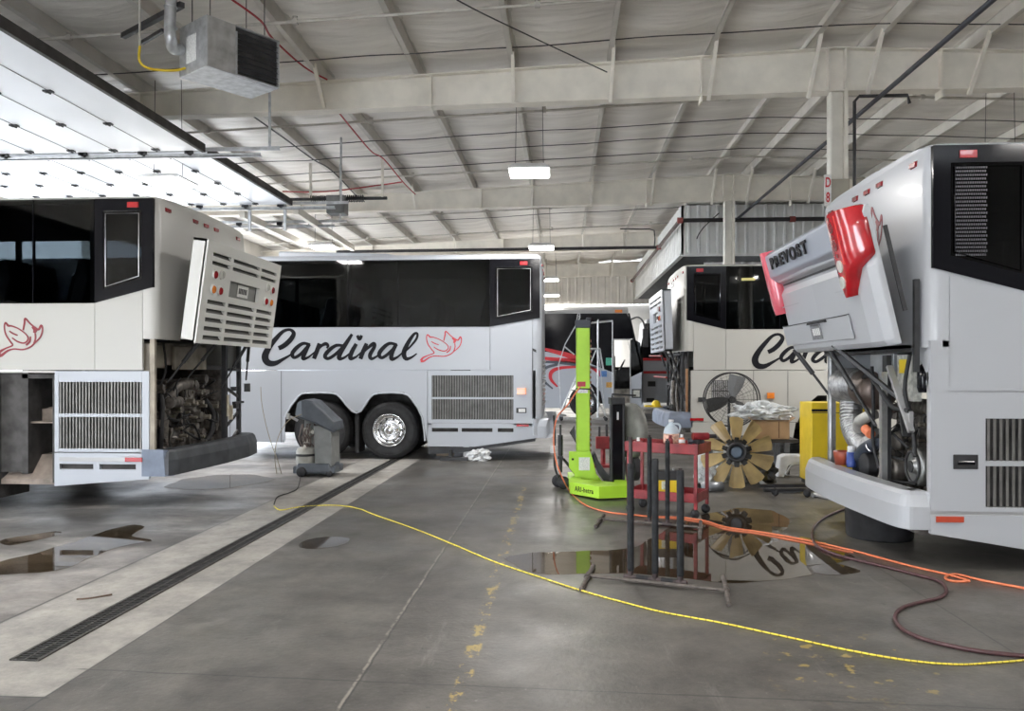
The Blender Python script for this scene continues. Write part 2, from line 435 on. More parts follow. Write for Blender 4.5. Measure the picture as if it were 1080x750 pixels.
# ---- rigid frames: girders with flange braces, columns
GIR = [12.2, 19.9, 27.6, 35.2, 4.5, -3.2]
gl_ = {12.2:'big tapered white steel roof girder nearest the camera, crossing above the coaches',
       19.9:'white steel roof girder behind the nearest one, over the second column',
       27.6:'third white roof girder from the front, small above the middle coach',
       35.2:'farthest white roof girder, close to the back wall', 4.5:'', -3.2:''}
def girder(Y):
    g = thing('roof_girder', gl_[Y], 'girder', (0,Y,0))
    P = [XL+.02, -4.4, RX, 6.8, XR]
    tz = lambda x: zr(x)
    bz = lambda x: {XL+.02: 5.50, -4.4: 5.60, RX: 5.74, 6.8: 5.73, XR: 5.45}[x]
    mb = MB()
    mb.loft([[(x,-.006,bz(x)),(x,.006,bz(x)),(x,.006,tz(x)),(x,-.006,tz(x))] for x in P]); 
    for f, th in ((bz,.02),(lambda x: tz(x)-.022,.02)):
        mb.loft([[(x,-.11,f(x)),(x,.11,f(x)),(x,.11,f(x)+th),(x,-.11,f(x)+th)] for x in P])
    mb.build('beam', steelgrey, g)
    for x in (-2.0, 2.1, 5.6, 8.6, -6.6): # stiffener / splice plates
        st = MB(); st.box(x-.012, x+.012, -.10, .10, 5.62, zr(x)-.01); st.build('stiffener', steelgrey, g)
    for x in [p for p in PURS if -4 < p < 8 and abs(p+2.18) > .1]:
        br = MB(); br.bar((x, -.62, zr(x)+.05), (x-.02, -.06, 5.66), .05, .05); br.build('flange_brace', steelgrey, g)
    return g
for Y in GIR[:4]: girder(Y)

for i, x in enumerate(sorted(PUR)):
    if x < RX:
        k = sorted([p for p in PUR if p < RX], reverse=True).index(x)
        side = 'left'
    else:
        k = sorted([p for p in PUR if p > RX]).index(x); side = 'right'
    od = ['nearest','second','third','fourth','fifth','sixth','seventh','eighth','ninth','tenth'][k]
    mb = MB(); z = zr(x); sg = -1 if side == 'left' else 1
    mb.box(-.004, .004, YB, YE-.35, 0, .20)
    mb.box(0, sg*.075, YB, YE-.35, 0, .006); mb.box(0, -sg*.06, YB, YE-.35, .194, .2)
    mb.box(sg*.07, sg*.075, YB, YE-.35, 0, .02)
    mb.M = Matrix.Translation((x,0,z+.001))
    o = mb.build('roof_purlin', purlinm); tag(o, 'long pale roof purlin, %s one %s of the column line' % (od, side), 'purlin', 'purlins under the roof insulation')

def column(Y, label, w, sign=False):
    c = thing('steel_column', label, 'column', (RX-.02, Y, 0))
    mb = MB(); mb.box(-w/2, w/2, -.09, .09, 0, 5.74); mb.build('post', mat('column_cream', (.66,.63,.56), .4, var=.06), c, bevel=.03)
    mb = MB(); mb.box(w/2, w/2+.05, -.12, .12, 0, 5.74); mb.build('side_flange', steelgrey, c)
    for dx in (-w/2-.02, w/2+.03):
        mb = MB(); mb.box(dx-.01, dx+.01, -.11, .11, 5.76, 6.38); mb.build('stiffener', steelgrey, c)
    mb = MB(); mb.box(-w/2-.05, w/2+.05, -.16, .16, 0, .03); mb.build('base_plate', steelgrey, c)
    if sign:
        mb = MB(); mb.box(-w/2-.01, w/2+.06, -.16, -.09, 2.8, 4.42); mb.build('cover_plate', mat('column_cover',(.36,.33,.27),.5,var=.1), c)
    return c
c1 = column(12.2, 'tall cream steel column rising behind the white coach on the right', .20, True)
column(19.9, 'thin cream steel column farther back, above the coach in the middle right', .20)
# bay marker sign on the first column, red characters on white
sg = thing('column_sign', 'small white sign with red characters on the nearest column', 'sign', (RX-.14, 11.94, 3.9))
mb = MB(); mb.box(-.12, -.02, 0, .012, .10, .56); mb.build('sign_board', labelw, sg)
for ch_, zc_ in (('D',.44),('8',.22)): text_mesh(ch_, .20, .004, Matrix.Translation((-.07,-.006,zc_)) @ Matrix.Rotation(PI/2,4,'X'), 'lettering', decalr, sg, .004, .55)
# conduit hugging the column
mb = MB(); mb.tube([(RX+.20,12.02,0.0),(RX+.20,12.02,5.55),(RX+.26,12.0,5.62),(RX+.95,12.0,5.62),(RX+.98,12.0,5.5)], .025)
tag(mb.build('conduit_pipe', ironpipe), 'thin black pipe running up the nearest column and turning right at its top', 'pipe')

# ---- pipes along the roof
def roofpipe(Y, r, m, label, drop=.03, name='sprinkler_pipe', heads=True, x0=-9.8, x1=12, group=None):
    t = thing(name, label, 'pipe', (0,Y,0), group=group)
    pts = [(x, rng.uniform(-.01,.01), zr(x)-drop) for x in (x0,-5,-2,0,2,RX,6,9,x1) if x0 <= x <= x1]
    mb = MB(); mb.tube(pts, r, 8); mb.build('pipe_run', m, t)
    if heads:
        for x in (-6.4,-3.4,-.3,2.9,6.2,9.2):
            if x0 < x < x1:
                h = MB(); h.cyl((x,0,zr(x)-drop-.01),(x,0,zr(x)-drop+.05), .016, n=8); h.cyl((x,0,zr(x)-drop+.05),(x,0,zr(x)-drop+.065), .035, n=10)
                h.box(x-.035,x+.035,-.03,.03,zr(x)-drop-.035,zr(x)-drop+.03)
                h.build('sprinkler_head', m, t)
    return t
for Y, l in ((6.1,'pale sprinkler pipe across the ceiling nearest the camera'),(10.0,'pale sprinkler pipe across the ceiling in front of the big girder'),
          (14.1,'pale sprinkler pipe just behind the nearest girder'),(18.1,'pale sprinkler pipe just in front of the second girder'),
          (22.6,'pale sprinkler pipe just behind the second girder'),(26.0,'pale sprinkler pipe just in front of the third girder')):
    roofpipe(Y, .022, whitepipe, l, group='sprinkler pipes below the purlins')
def wire(name, pts, r, m, label, cat, k=5, n=6):
    mb = MB(); mb.tube(smooth_pts(pts, k), r, n); return tag(mb.build(name, m), label, cat)
for i, (Y, l) in enumerate(((11.35,'dark cable strung along the top of the nearest girder'),(13.0,'dark cable across the ceiling right behind the nearest girder'),(15.3,'dark cable across the ceiling between the two sprinkler pipes'),
                (16.3,'second dark cable across the ceiling, midway in the bay'),(17.4,'third dark cable across the ceiling, near the second girder'),
                (23.5,'dark cable across the ceiling of the third bay'),(8.7,'thin dark cable across the ceiling in the nearest bay'))):
    pts = []
    for j in range(25):
        x = -9.5+j*20/24.; pts.append((x, Y+rng.uniform(-.03,.03), zr(x)+(.02 if i==0 else -.02)+rng.uniform(-.02,.005)))
    wire('ceiling_cable', pts, .009, ironpipe, l, 'cable', 3)
P = lambda px,py,Y: tuple(atY(px,py,Y))
wire('red_cable', [P(238,-5,9.0),P(275,22,9.6),P(287,40,10.6),P(320,70,11.6),P(345,84,12.0)], .014, redpipe, 'red cable running past the heater to the nearest girder', 'cable')
wire('red_cable', [P(356,117,12.6),P(373,138,13.8),P(392,160,15.2),P(405,168,16.2),P(425,192,17.6),P(438,205,19.2)], .014, redpipe, 'red cable along a purlin behind the nearest girder', 'cable')
wire('red_cable', [P(298,202,17.4),P(345,202,17.4),P(395,196,17.4),P(424,192,17.4)], .014, redpipe, 'red cable running sideways just before the second girder', 'cable')
wire('hanging_cable', [P(266,122,13.),P(300,146,14.2),P(330,168,15.8),P(350,180,17),P(376,207,18.8)], .014, ironpipe, 'black cable slanting over the ceiling above the middle coach', 'cable')
wire('brace_rod', [P(482,0,9.2),P(525,22,10.),P(640,76,11.9)], .010, ironpipe, 'thin diagonal dark rod below the ceiling, top centre', 'rod')
# big black pipe running away along the ridge line and the iron main beyond
X1 = 4.62; Z1 = 1.6+X1/1.164
mb = MB(); mb.tube([(X1,4.0,Z1),(X1,27.0,Z1)], .034, 10); o = mb.build('gas_pipe', mat('navy_pipe',(.025,.028,.04),.4,var=.2)); tag(o, 'long dark pipe slanting from the top right corner down past the column', 'pipe')
mp_ = thing('iron_water_main', 'black iron main along the mezzanine side with red couplings and branches', 'pipe', (3.12,21.2,5.53))
mb = MB(); mb.tube([(0,0,0),(0,14.3,0)], .055, 12); mb.build('main_pipe', mat('brown_iron',(.10,.065,.06),.5,var=.3), mp_)
mb = MB(); mb.tube([(0,0,0),(7.5,0,.0)], .055, 12); mb.build('branch_pipe', ironpipe, mp_)
mb = MB(); mb.tube([(0,4.6,0),(-10.5,4.6,-.05)], .05, 12); mb.build('branch_pipe', ironpipe, mp_)
for p, ax in (((0,0,0),(1,0,0)),((0,4.6,0),(1,0,0)),((2.9,0,0),(1,0,0)),((-3.6,4.6,0),(1,0,0)),((0,14.2,0),(0,1,0))):
    mb = MB(); c_ = Vector(p); a = Vector(ax)*.07; mb.cyl(c_-a, c_+a, .078, n=12); mb.build('coupling', mat('red_coupling',(.30,.07,.06),.5,var=.2), mp_)
wire('drop_pipe', [(3.0,26.0,5.55),(3.0,26.,6.1),(2.6,26.,6.15),(1.9,26.,6.17)], .02, ironpipe, 'short thin riser pipe above the iron main', 'pipe', 2)
wire('conduit_pipe', [P(703,303,22.2),P(850,299,22.2),P(905,298,22.2)][1:]+[P(905,298,22.2)], .02, ironpipe, 'thin dark rail across the corrugated mezzanine wall', 'pipe', 2)
wire('conduit_pipe', [P(735,252,22.0),P(736,249,22.0),P(742,240,21.6),P(758,225,21)], .015, ironpipe, 'thin bent conduit on the mezzanine wall left of the thin column', 'pipe', 3)

# ---- overhead doors parked under the roof on the left
DZ, DXE = 4.78, -5.2
whitedoor = mat('white_door_skin', (.80,.82,.86), .35, var=.03, scale=1)
def overhead(idx, y0, y1, z=DZ, x0=XL+.35, x1=DXE):
    d = struct(MB().box(x0, x1, y0, y1, z, z+.05).build('door_%d' % idx, whitedoor))
    n = 8; w = (x1-x0)/n
    sm = MB()
    for k in range(1, n): sm.box(x0+k*w-.004, x0+k*w+.004, y0+.01, y1-.01, z-.004, z)
    struct(sm.build('door_seam', rubberseal, d))
    for k in range(1, n):
        for q in range(5):
            y = y0+.12+(y1-y0-.24)*q/4
            if k in (0,): continue
            h = MB(); h.box(x0+k*w-.05, x0+k*w+.05, y-.035, y+.035, z-.02, z-.002); h.cyl((x0+k*w, y-.04, z-.02),(x0+k*w, y+.04, z-.02), .014, n=8)
            struct(h.build('door_hinge', blackm, d))
    e = MB(); e.box(x1, x1+.05, y0, y1, z-.03, z+.09); struct(e.build('door_bottom_seal', rubberseal, d))
    return d
overhead(1, 6.2, 11.25); overhead(2, 11.42, 15.0)
overhead(3, 20.4, 24.0, 4.50)
def track(Y, label, x1=-4.35, hang=True):
    t = thing('door_track', label, 'door track', (0,Y,DZ-.06))
    mb = MB(); mb.box(XL+.3, x1, -.03, .03, -.02, -.005); mb.box(XL+.3, x1, -.03, -.022, -.02, .03)
    mb.build('rail', galv, t)
    mb = MB(); mb.box(XL+.3, x1+.25, .05, .055, .09, .14); mb.box(XL+.3, x1+.25, .05, .09, .09, .095); mb.build('angle_iron', galv, t)
    for x in (-9.4,-8.2,-7.0,-6.1,-5.4):
        r = MB(); r.cyl((x,-.09,.03),(x,.05,.03), .03, n=10); r.box(x-.06,x+.06,-.09,-.05,.02,.08); r.build('roller', blackm, t)
    for x in (x1+.1,):
        r = MB(); r.bar((x,.06,.1),(x,.06,zr(x)-DZ+.1), .03, .03); r.build('hanger', galv, t)
    return t
track(11.33, 'bright galvanised door track ending in mid air above the left coach')
track(6.35, 'nearest galvanised door track end in the top left corner', -4.45)
track(15.1, 'galvanised door track farther back, beside the middle coach')
track(17.0, 'galvanised door track over the roof of the middle coach', -4.9)
for x, l_ in ((-5.35,'right hand one of two short grey struts hanging below the farther door track'),(-6.05,'left hand one of two short grey struts hanging below the farther door track')):
    mb = MB(); mb.bar((x,15.15,4.86),(x,15.15,4.30), .05, .05); tag(mb.build('hanging_strut', galv), l_, 'strut')
# steelwork near the second door: bar joists and shutter coil
jt = thing('door_operator', 'dark spring shaft and chain hoist above the far left door', 'door operator', (-6.2,17.2,5.35))
mb = MB(); mb.cyl((-1.6,0,0),(2.4,0,0), .035, n=10); mb.build('shaft', blackm, jt)
for k in range(2):
    mb = MB()
    pts = []
    for i in range(160): pts.append((-1.0+k*1.7+i*.0075, .075*math.cos(i*1.1), .075*math.sin(i*1.1)))
    mb.tube(pts, .012, 5); mb.build('torsion_spring', blackm, jt)
mb = MB(); mb.box(1.1,1.5,-.18,.18,-.35,.05); mb.build('motor_box', greymach, jt, bevel=.02)
for x in (-1.5, .7, 2.3):
    mb = MB(); mb.bar((x,0,0),(x,0,.95), .05, .05); mb.build('hanger', steelgrey, jt)
for i,(a,b_) in enumerate((((312,222,15.4),(372,262,21)),((255,226,15.4),(330,262,22)))):
    mb = MB(); mb.bar(P(*a), P(*b_), .10, .14); tag(mb.build('door_beam', steelgrey), ['pale angle beam running back over the far left door','brown shaded angle beam behind the left coach'][i], 'beam')

# ---- lamps
def lamp(loc, w=.66, d=.62, label='', power=70, h=.07):
    t = thing('high_bay_lamp', label, 'lamp', loc, group='hanging LED high bay lamps')
    mb = MB(); mb.loft([[(-w/2,-d/2,.0),(w/2,-d/2,.0),(w/2,d/2,.0),(-w/2,d/2,.0)],[(-w/2,-d/2,.03),(w/2,-d/2,.03),(w/2,d/2,.03),(-w/2,d/2,.03)],[(-w/2+.09,-d/2+.09,h+.03),(w/2-.09,-d/2+.09,h+.03),(w/2-.09,d/2-.09,h+.03),(-w/2+.09,d/2-.09,h+.03)]]); mb.build('housing', lamph, t)
    mb = MB(); mb.box(-w/2+.01, w/2-.01, -d/2+.01, d/2-.01, -.02, -.001); mb.build('diffuser', lampm, t)
    zt = zr(loc[0])-loc[2]
    for x in (-w/2+.1, w/2-.1):
        mb = MB(); mb.tube([(x,0,.08),(x*.9,0,zt+.1)], .005, 5); mb.build('hanger_wire', ironpipe, t)
    l = bpy.data.lights.new('lamp_light','AREA'); l.energy = power; l.shape = 'RECTANGLE'; l.size = w; l.size_y = d; l.color = (1,.97,.93)
    lo = bpy.data.objects.new('lamp_light', l); C.objects.link(lo); lo.parent = t; lo.location = (0,0,-.04)
    return t
lamp((-.52,13.0,4.82), label='bright rectangular lamp hanging at top centre, nearest of the middle row')
lamp((-.52,20.9,4.80), label='lamp hanging behind the second girder, second of the middle row')
lamp((-.42,28.4,4.80), label='small distant lamp, third of the middle row', power=90)
lamp((-.42,33.8,4.75), label='farthest lamp of the middle row, in front of the white siding', power=420)
lamp((-6.06,11.95,4.50), label='lamp hanging under the white overhead door above the left coach', h=.05)
lamp((-6.15,20.3,4.78), label='lamp hanging over the roof of the middle coach')
lamp((6.9,13.0,4.9), label='lamp hidden over the right hand coach', power=220); lamp((6.9,5.1,4.9), label='lamp over the coach at the right edge'); lamp((-.5,4.5,4.85), label='lamp above the camera')  # unseen lamps added to brighten the coaches and the near bay
lamp((6.6,1.5,4.9), label='lamp right of the camera'); lamp((-6.3,4.5,4.85), label='lamp left of the camera'); lamp((-.5,-2,4.85), label='lamp behind the camera')  # more unseen lamps added around the camera as fill

# ---- unit heater
uh = thing('unit_heater', 'boxy metal unit heater with black louvres hanging from the roof at upper left', 'heater', (-3.90,8.55,4.95), math.atan2(.86,.61))
mb = MB(); mb.box(0,.36,0,.58,0,.57); mb.box(.36,.93,.03,.58,0,.57)
mb.build('cabinet', galv, uh, bevel=.006)
mb = MB(); mb.box(.01,.35,-.006,0,.01,.56); mb.build('front_panel', alu, uh)
mb = MB(); mb.box(.37,.92,.026,.04,.0,.57); mb.build('louver_back', baydark, uh)
for k in range(8):
    mb = MB(); z = .045+k*.062
    mb.hull8([(.38,-.02,z-.01),(.91,-.02,z-.01),(.91,.035,z+.03),(.38,.035,z+.03),(.38,-.02,z-.005),(.91,-.02,z-.005),(.91,.035,z+.035),(.38,.035,z+.035)]); mb.build('louver_blade', mat('louver_black',(.05,.05,.055),.35,metal=.4,var=.2), uh)
mb = MB(); mb.box(.36,.375,-.01,.04,0,.5); mb.box(.915,.93,-.01,.04,0,.57); mb.box(.36,.93,-.01,.04,.555,.57); mb.box(.36,.93,-.01,.04,0,.015); mb.build('louver_frame', galv, uh)
mb = MB(); mb.box(-.006,0,.22,.42,.12,.42); mb.build('rating_label', labelw, uh)
mb = MB()
mb = None
for x in (.1,.8):
    for y in (.1,.48):
        mb = MB(); mb.tube([(x,y,.57),(x,y,1.25)], .006, 5); mb.build('hanger_rod', ironpipe, uh)
mb = MB(); mb.tube(smooth_pts([(-.02,.50,.30),(-.14,.46,.26),(-.22,.36,.32),(-.22,.38,.5),(-.2,.38,.9),(-.2,.38,1.15)]), .062, 14)
for z in (.45,.68,.86): mb.torus((-.21,.38,z), .066, .008, n=18, m=6)
mb.cyl((-.2,.38,.86),(-.2,.38,1.2), .10, .10, 16); mb.build('flue_pipe', galv, uh)
mb = MB(); mb.tube(smooth_pts([(-.0,.45,.08),(-.12,.5,.03),(-.32,.62,.02),(-.42,.66,.08),(-.42,.66,.25)]), .014, 8); mb.build('gas_hose', yellow, uh, )
mb = MB(); mb.tube([(-.42,.66,.22),(-.42,.66,.9)], .012, 8); mb.build('gas_riser', whitepipe, uh)
mb = MB(); mb.bar(P(130,38,9.6), P(192,5,8.6), .06,.06); mb.bar(P(150,45,9.6), P(172,32,9.0), .04,.04); tag(mb.build('strut_channel', blackm), 'black strut channel across the ceiling left of the heater', 'strut')
# ================================================================== COACHES
W = 2.6
CARD = {
 'C': [[(112,152,22),(140,138,24),(172,108,24),(187,78,20),(168,60,14),(135,68,16),(98,105,22),(62,152,28),(45,192,34),(58,222,32),(95,226,24),(140,203,14),(178,180,8)]],
 'a': [[(268,135,14),(235,128,16),(203,148,20),(180,178,20),(190,198,16),(220,182,16),(252,148,16),(268,133,12)],[(262,134,18),(243,172,22),(233,203,18),(258,197,11),(292,170,7)]],
 'r': [[(315,128,20),(302,165,22),(287,204,20)],[(298,170,10),(322,142,14),(345,130,18),(357,140,14),(350,152,8)]],
 'd': [[(432,140,14),(398,138,16),(362,162,20),(342,190,20),(358,203,16),(393,182,16),(430,144,12)],[(476,82,14),(450,122,20),(420,170,24),(412,202,20),(438,198,12),(475,168,7)]],
 'i': [[(497,130,18),(474,172,22),(468,202,20),(495,195,11),(525,168,7)],[(502,88,14),(513,106,18),(524,88,14)],[(513,96,18),(513,114,8)]],
 'n': [[(548,128,18),(532,165,22),(517,205,20)],[(525,180,10),(552,152,14),(582,130,20),(586,146,18),(565,184,20),(572,204,16),(598,192,10),(622,170,7)]],
 'a2':[[(698,135,14),(662,128,16),(630,150,20),(610,180,20),(622,199,16),(652,182,16),(688,146,14),(700,133,10)],[(694,134,18),(674,174,22),(672,205,20),(700,196,11),(735,165,7)]],
 'l': [[(735,172,7),(768,140,10),(795,105,12),(799,80,12),(783,82,14),(755,122,20),(733,172,24),(742,203,20),(768,198,12),(797,178,6)]],
}
BIRD = [[(818,214,14),(826,200,9),(852,187,5),(882,175,5),(872,160,5),(852,132,5),(845,102,5),(850,84,5),(862,96,7),(880,98,5),(912,110,4),(945,133,4),(952,152,5),(935,166,5),(905,160,5),(880,145,4)],
        [(930,115,5),(936,88,6),(940,68,6),(962,88,5),(984,104,5),(1000,112,7),(1012,96,7),(1018,112,5),(1008,142,5),(982,166,5),(962,182,5),(930,192,5),(890,190,5),(860,197,6),(832,215,9),(816,216,12)],
        [(972,100,8),(985,112,14),(980,126,8)],[(985,128,5),(986,148,5),(978,168,4)],[(964,140,4),(960,160,6),(944,174,6)],[(868,118,4),(885,128,5),(905,135,4)]]
def lettering(parent, S, mapf, keys, m, name='lettering', wf=1.0):
    mb = MB(S)
    i = 0
    for k in keys:
        for st in CARD[k]: stroke(mb, st, mapf, .004+.0004*(i%5), wf); i += 1
    return mb.build(name, m, parent)
def bird(parent, S, mapf, m, wf=1.0):
    mb = MB(S)
    for i, st in enumerate(BIRD): stroke(mb, st, mapf, .004+.0005*i, wf, 5)
    return mb.build('bird_emblem', m, parent)

def wheel(t, s, u, v, r=.52, detail=True, dz=0, dirn=-1, rimcol=None, dish=True):
    S = Matrix.Translation((s*u, v, r+.0))
    ax = (0, dirn, 0)
    mb = MB(S)
    mb.lathe([(.29,-.02),(.31,.0),(.40,.012),(.47,.0),(r-.015,-.03),(r,-.07),(r,-.24),(r-.015,-.28),(.44,-.30),(.30,-.28)], ax=ax, n=48)
    for k in range(5): mb.torus(Vector((0,dirn*-(.085+.035*k),0)), r-.002, .008, ax, 40, 5)
    mb.torus((0,dirn*.010,0), .44, .006, ax, 40, 5)
    mb.build('tire', mat('tyre_rubber',(.022,.022,.024),.65,var=.4,scale=7,bump=.15), t)
    mb = MB(S)
    mb.lathe([(.29,-.02),(.295,.008),(.275,.005),(.262,-.05),(.245,-.075),(.16,-.055),(.15,-.03),(.09,-.02),(.085,.03),(.06,.05),(0,.055)], ax=ax, n=40)
    rim = mb.build('wheel_rim', rimcol or chrome, t)
    if detail:
        hb = MB(S)
        for k in range(10):
            a = 2*PI*k/10; p = Vector((.205*math.cos(a), dirn*-.070, .205*math.sin(a)))
            hb.cyl(p, p+Vector((0,dirn*.008,0)), .022, n=12)
        hb.build('vent_hole', blackm, rim)
        hb = MB(S)
        for k in range(10):
            a = 2*PI*(k+.5)/10; p = Vector((.125*math.cos(a), dirn*-.045, .125*math.sin(a)))
            hb.cyl(p, p+Vector((0,dirn*.035,0)), .015, n=6)
        hb.build('lug_nut', chrome, rim)
        fl_ = MB(S); fl_.torus((0,dirn*.008,0), .287, .010, ax, 40, 6); fl_.build('rim_flange', chrome, rim)

def grille(t, S, u0, u1, z0, z1, rows, frame, n, v0=0.0, names=True, th=.03):
    """side grille: bars between u0..u1; rows = list of (za, zb)"""
    mb = MB(S); mb.box(u0,u1,v0+.05,v0+.06,z0,z1); mb.build('grille_backing', baydark, t)
    mb = MB(S)
    for i in range(n):
        u = u0+(u1-u0)*(i+.5)/n
        w = (u1-u0)/n*.42
        for a, b_ in rows: mb.hull8([(u-w*.6,v0+.002,a),(u+w*.5,v0+.002,a),(u+w*1.1,v0+.04,a),(u+w*.3,v0+.04,a),(u-w*.6,v0+.002,b_),(u+w*.5,v0+.002,b_),(u+w*1.1,v0+.04,b_),(u+w*.3,v0+.04,b_)])
    mb.build('grille_slats', slatm, t)

def plate_with_holes(mb, a0,a1,b0,b1, rows, f0, f1):
    """rows: list of (b_lo, b_hi, [(a_lo,a_hi),...]) ascending; f(a,b)->point; two faces f0/f1"""
    def bx(x0,x1,y0,y1):
        if x1-x0 > 1e-4 and y1-y0 > 1e-4: mb.prism([(x0,y0),(x1,y0),(x1,y1),(x0,y1)], f0, f1)
    y = b0
    for lo, hi, hs in rows:
        bx(a0,a1,y,lo); x = a0
        for h0,h1 in hs: bx(x,h0,lo,hi); x = h1
        bx(x,a1,lo,hi); y = hi
    bx(a0,a1,y,b1)

def coach(o):
    s, dz = o['s'], o.get('dz',0); L = o.get('L', 13.7); pm = o['paint']; H = o.get('H', 3.6)
    t = thing('motorcoach', o['label'], 'bus', (o['X'], o['Y'], 0), group=None)
    S = Matrix.Translation((0,0,dz)) @ Matrix.Diagonal((s,1,1,1))
    us = o['seam']; zb = o.get('zb', 1.59); zw = 2.36; zt = 3.545
    zrear = o.get('zrear', 2.5); lo_r, lo_f = o.get('bottom', (.40,.28)); uo = .10
    B = lambda: MB(S)
    # --- upper near side
    m_ = B(); m_.box(us+.006, L, 0, .04, zb+.005, zw); m_.build('side_panel', pm, t, bevel=.004)
    m_ = B(); m_.prism([(.165,zb+.005),(us,zb+.005),(us,zw),(.165,zrear)], lambda a,b: (a,0,b), lambda a,b: (a,.04,b)); m_.build('rear_quarter_panel', pm, t)
    m_ = B(); m_.box(us+.01, L-.1, -.008, .006, zw, zt); m_.build('side_glass', glass, t)
    # glass dividers
    for u in o.get('dividers', []):
        m_ = B(); m_.box(u-.006, u+.006, -.011, .03, zw, zt); m_.build('glass_divider', blackgloss, t)
    m_ = B()
    fz = lambda u: zw+(zrear-zw)*(us-u)/(us-uo)
    # quarter window surround (black frame) and its pane
    q0, q1 = .17, us-.10; za = lambda u: fz(u)+.13
    zq = zt-.14
    segs = [[(.035,fz(.035)),(q0,fz(q0)),(q0,zt),(.035,zt)],[(q1,fz(q1)),(us,fz(us)),(us,zt),(q1,zt)],[(q0,fz(q0)),(q1,fz(q1)),(q1,za(q1)),(q0,za(q0))],[(q0,zq),(q1,zq),(q1,zt),(q0,zt)]]
    for p in segs: m_.prism(p, lambda a,b: (a,-.010,b), lambda a,b: (a,.035,b))
    m_.build('quarter_window_frame', blackgloss, t)
    m_ = B(); m_.prism([(q0,za(q0)),(q1,za(q1)),(q1,zq),(q0,zq)], lambda a,b: (a,-.002,b), lambda a,b: (a,.004,b)); m_.build('quarter_window', glassq, t)
    m_ = B(); m_.tube([(q0+.03,-.012,za(q0)+.03),(q1-.03,-.012,za(q1)+.03),(q1-.03,-.012,zq-.03),(q0+.03,-.012,zq-.03),(q0+.03,-.012,za(q0)+.03)], .006, 6); m_.build('window_bead', alu if o.get('bead') else blackgloss, t)
    if o.get('mesh'):
        m_ = B()
        for i in range(15):
            for j in range(int((zq-za(q0))/.03)):
                u = q0+.03+i*.017+(.008 if j%2 else 0); z = zq-.03-j*.03
                if u < q0+.27: m_.box(u,u+.010,-.009,-.004,z-.016,z)
        m_.build('vent_mesh', mat('mesh_grey',(.10,.10,.11),.35,metal=.5), t)
    # marker lamp on the frame
    m_ = B(); m_.box(us*.28, us*.28+.13, -.022, -.008, zt-.105, zt-.045); m_.build('marker_lamp', red, t)
    # --- far side
    m_ = B(); m_.box(uo, L, W-.04, W, zb, zw); m_.build('far_side_panel', pm, t)
    m_ = B(); m_.box(.2, L-.1, W-.006, W+.006, zw, zt); m_.build('far_side_glass', glass, t)
    m_ = B(); uf = o.get('far_from', 1.5); m_.box(uf, 2.1, W-.04, W, .35, zb-.01); m_.box(4.6, L, W-.04, W, .3, zb-.01); m_.box(2.1,4.6,W-.04,W,1.2,zb-.01); m_.build('far_lower_panel', pm, t)
    # pillars
    for u in (us+.0, 3.4, 5.2, 7.0, 8.8, 10.6):
        if u < L-1:
            for v0 in (.02, W-.07):
                m_ = B(); m_.box(u, u+.07, v0, v0+.05, zw, zt); m_.build('window_pillar', blackm, t)
    # --- roof
    rs = o.get('rise', .045)
    rp = [(0,zt),(0,zt+.2*rs),(.03,zt+.5*rs),(.10,zt+rs),(.35,zt+rs+.03),(W/2,zt+rs+.05),(W-.35,zt+rs+.03),(W-.10,zt+rs),(W-.03,zt+.5*rs),(W,zt+.2*rs),(W,zt)]
    def ring(u, k): return [(u, W/2+(v-W/2)*k[0], zt+(z-zt)*k[1]) for v,z in rp]
    m_ = B(); m_.loft([ring(.02,(.90,.7)), ring(.07,(.97,.93)), ring(.16,(1,1)), ring(L,(1,1))], smooth=True); m_.build('roof', o.get('roofpaint', pm), t)
    m_ = B(); m_.box(.2, L-.1, .05, W-.05, zt-.05, zt-.01); m_.build('headliner', intm, t)
    # --- rear face
    zo = o.get('zopen', 1.95)
    def plan(k=0.): # outline of the rear face seen from above, with thickness
        R_ = .11; pts = [(us*.0+.16,k)]
        out = [(.16,0)]+[(R_-R_*math.sin(a)+0, R_-R_*math.cos(a)) for a in [PI/2*i/6 for i in range(7)]]
        far = [(u, W-v) for u,v in reversed(out)]
        inn = [(.16,W-.04),(.08,W-.05),(.05,W-.14),(.05,.14),(.08,.05),(.16,.04)]
        return out+far+inn
    m_ = B(); pl = plan()
    m_.loft([[(u,v,zo) for u,v in pl],[(u+.0,v,zt-.2) for u,v in pl],[(u+.02,v,zt+.01) for u,v in pl]]); rc = m_.build('rear_panel', pm if not o.get('reartone') else o['reartone'], t)
    for f in rc.data.polygons: f.use_smooth = abs(f.normal.z) < .5
    try: rc.data.set_sharp_from_angle(angle=math.radians(30))
    except Exception: pass
    for v in (.28,.98,1.28,1.58,2.30):
        m_ = B(); m_.box(-.004+.012, .03, v-.06, v+.06, zt-.11, zt-.06); m_.box(-.008, .012, v-.055, v+.055, zt-.105, zt-.065); m_.build('marker_lamp', darkred, t)
    # --- interior floor, bulkhead, seats
    m_ = B(); m_.box(.30, L-.1, .06, W-.06, 1.60, 1.66); m_.build('cabin_floor', intm, t)
    m_ = B(); m_.box(.18, .26, .08, W-.08, 1.97, 2.5); m_.build('rear_bulkhead', intm, t)
    m_ = B(); m_.box(1.55, 1.62, .05, W-.05, .40, 1.6); m_.build('bulkhead', baydark, t)
    m_ = B(); m_.box(L-.08,L,0,W,.3,zt); m_.build('front_wall', pm, t)
    sm = None
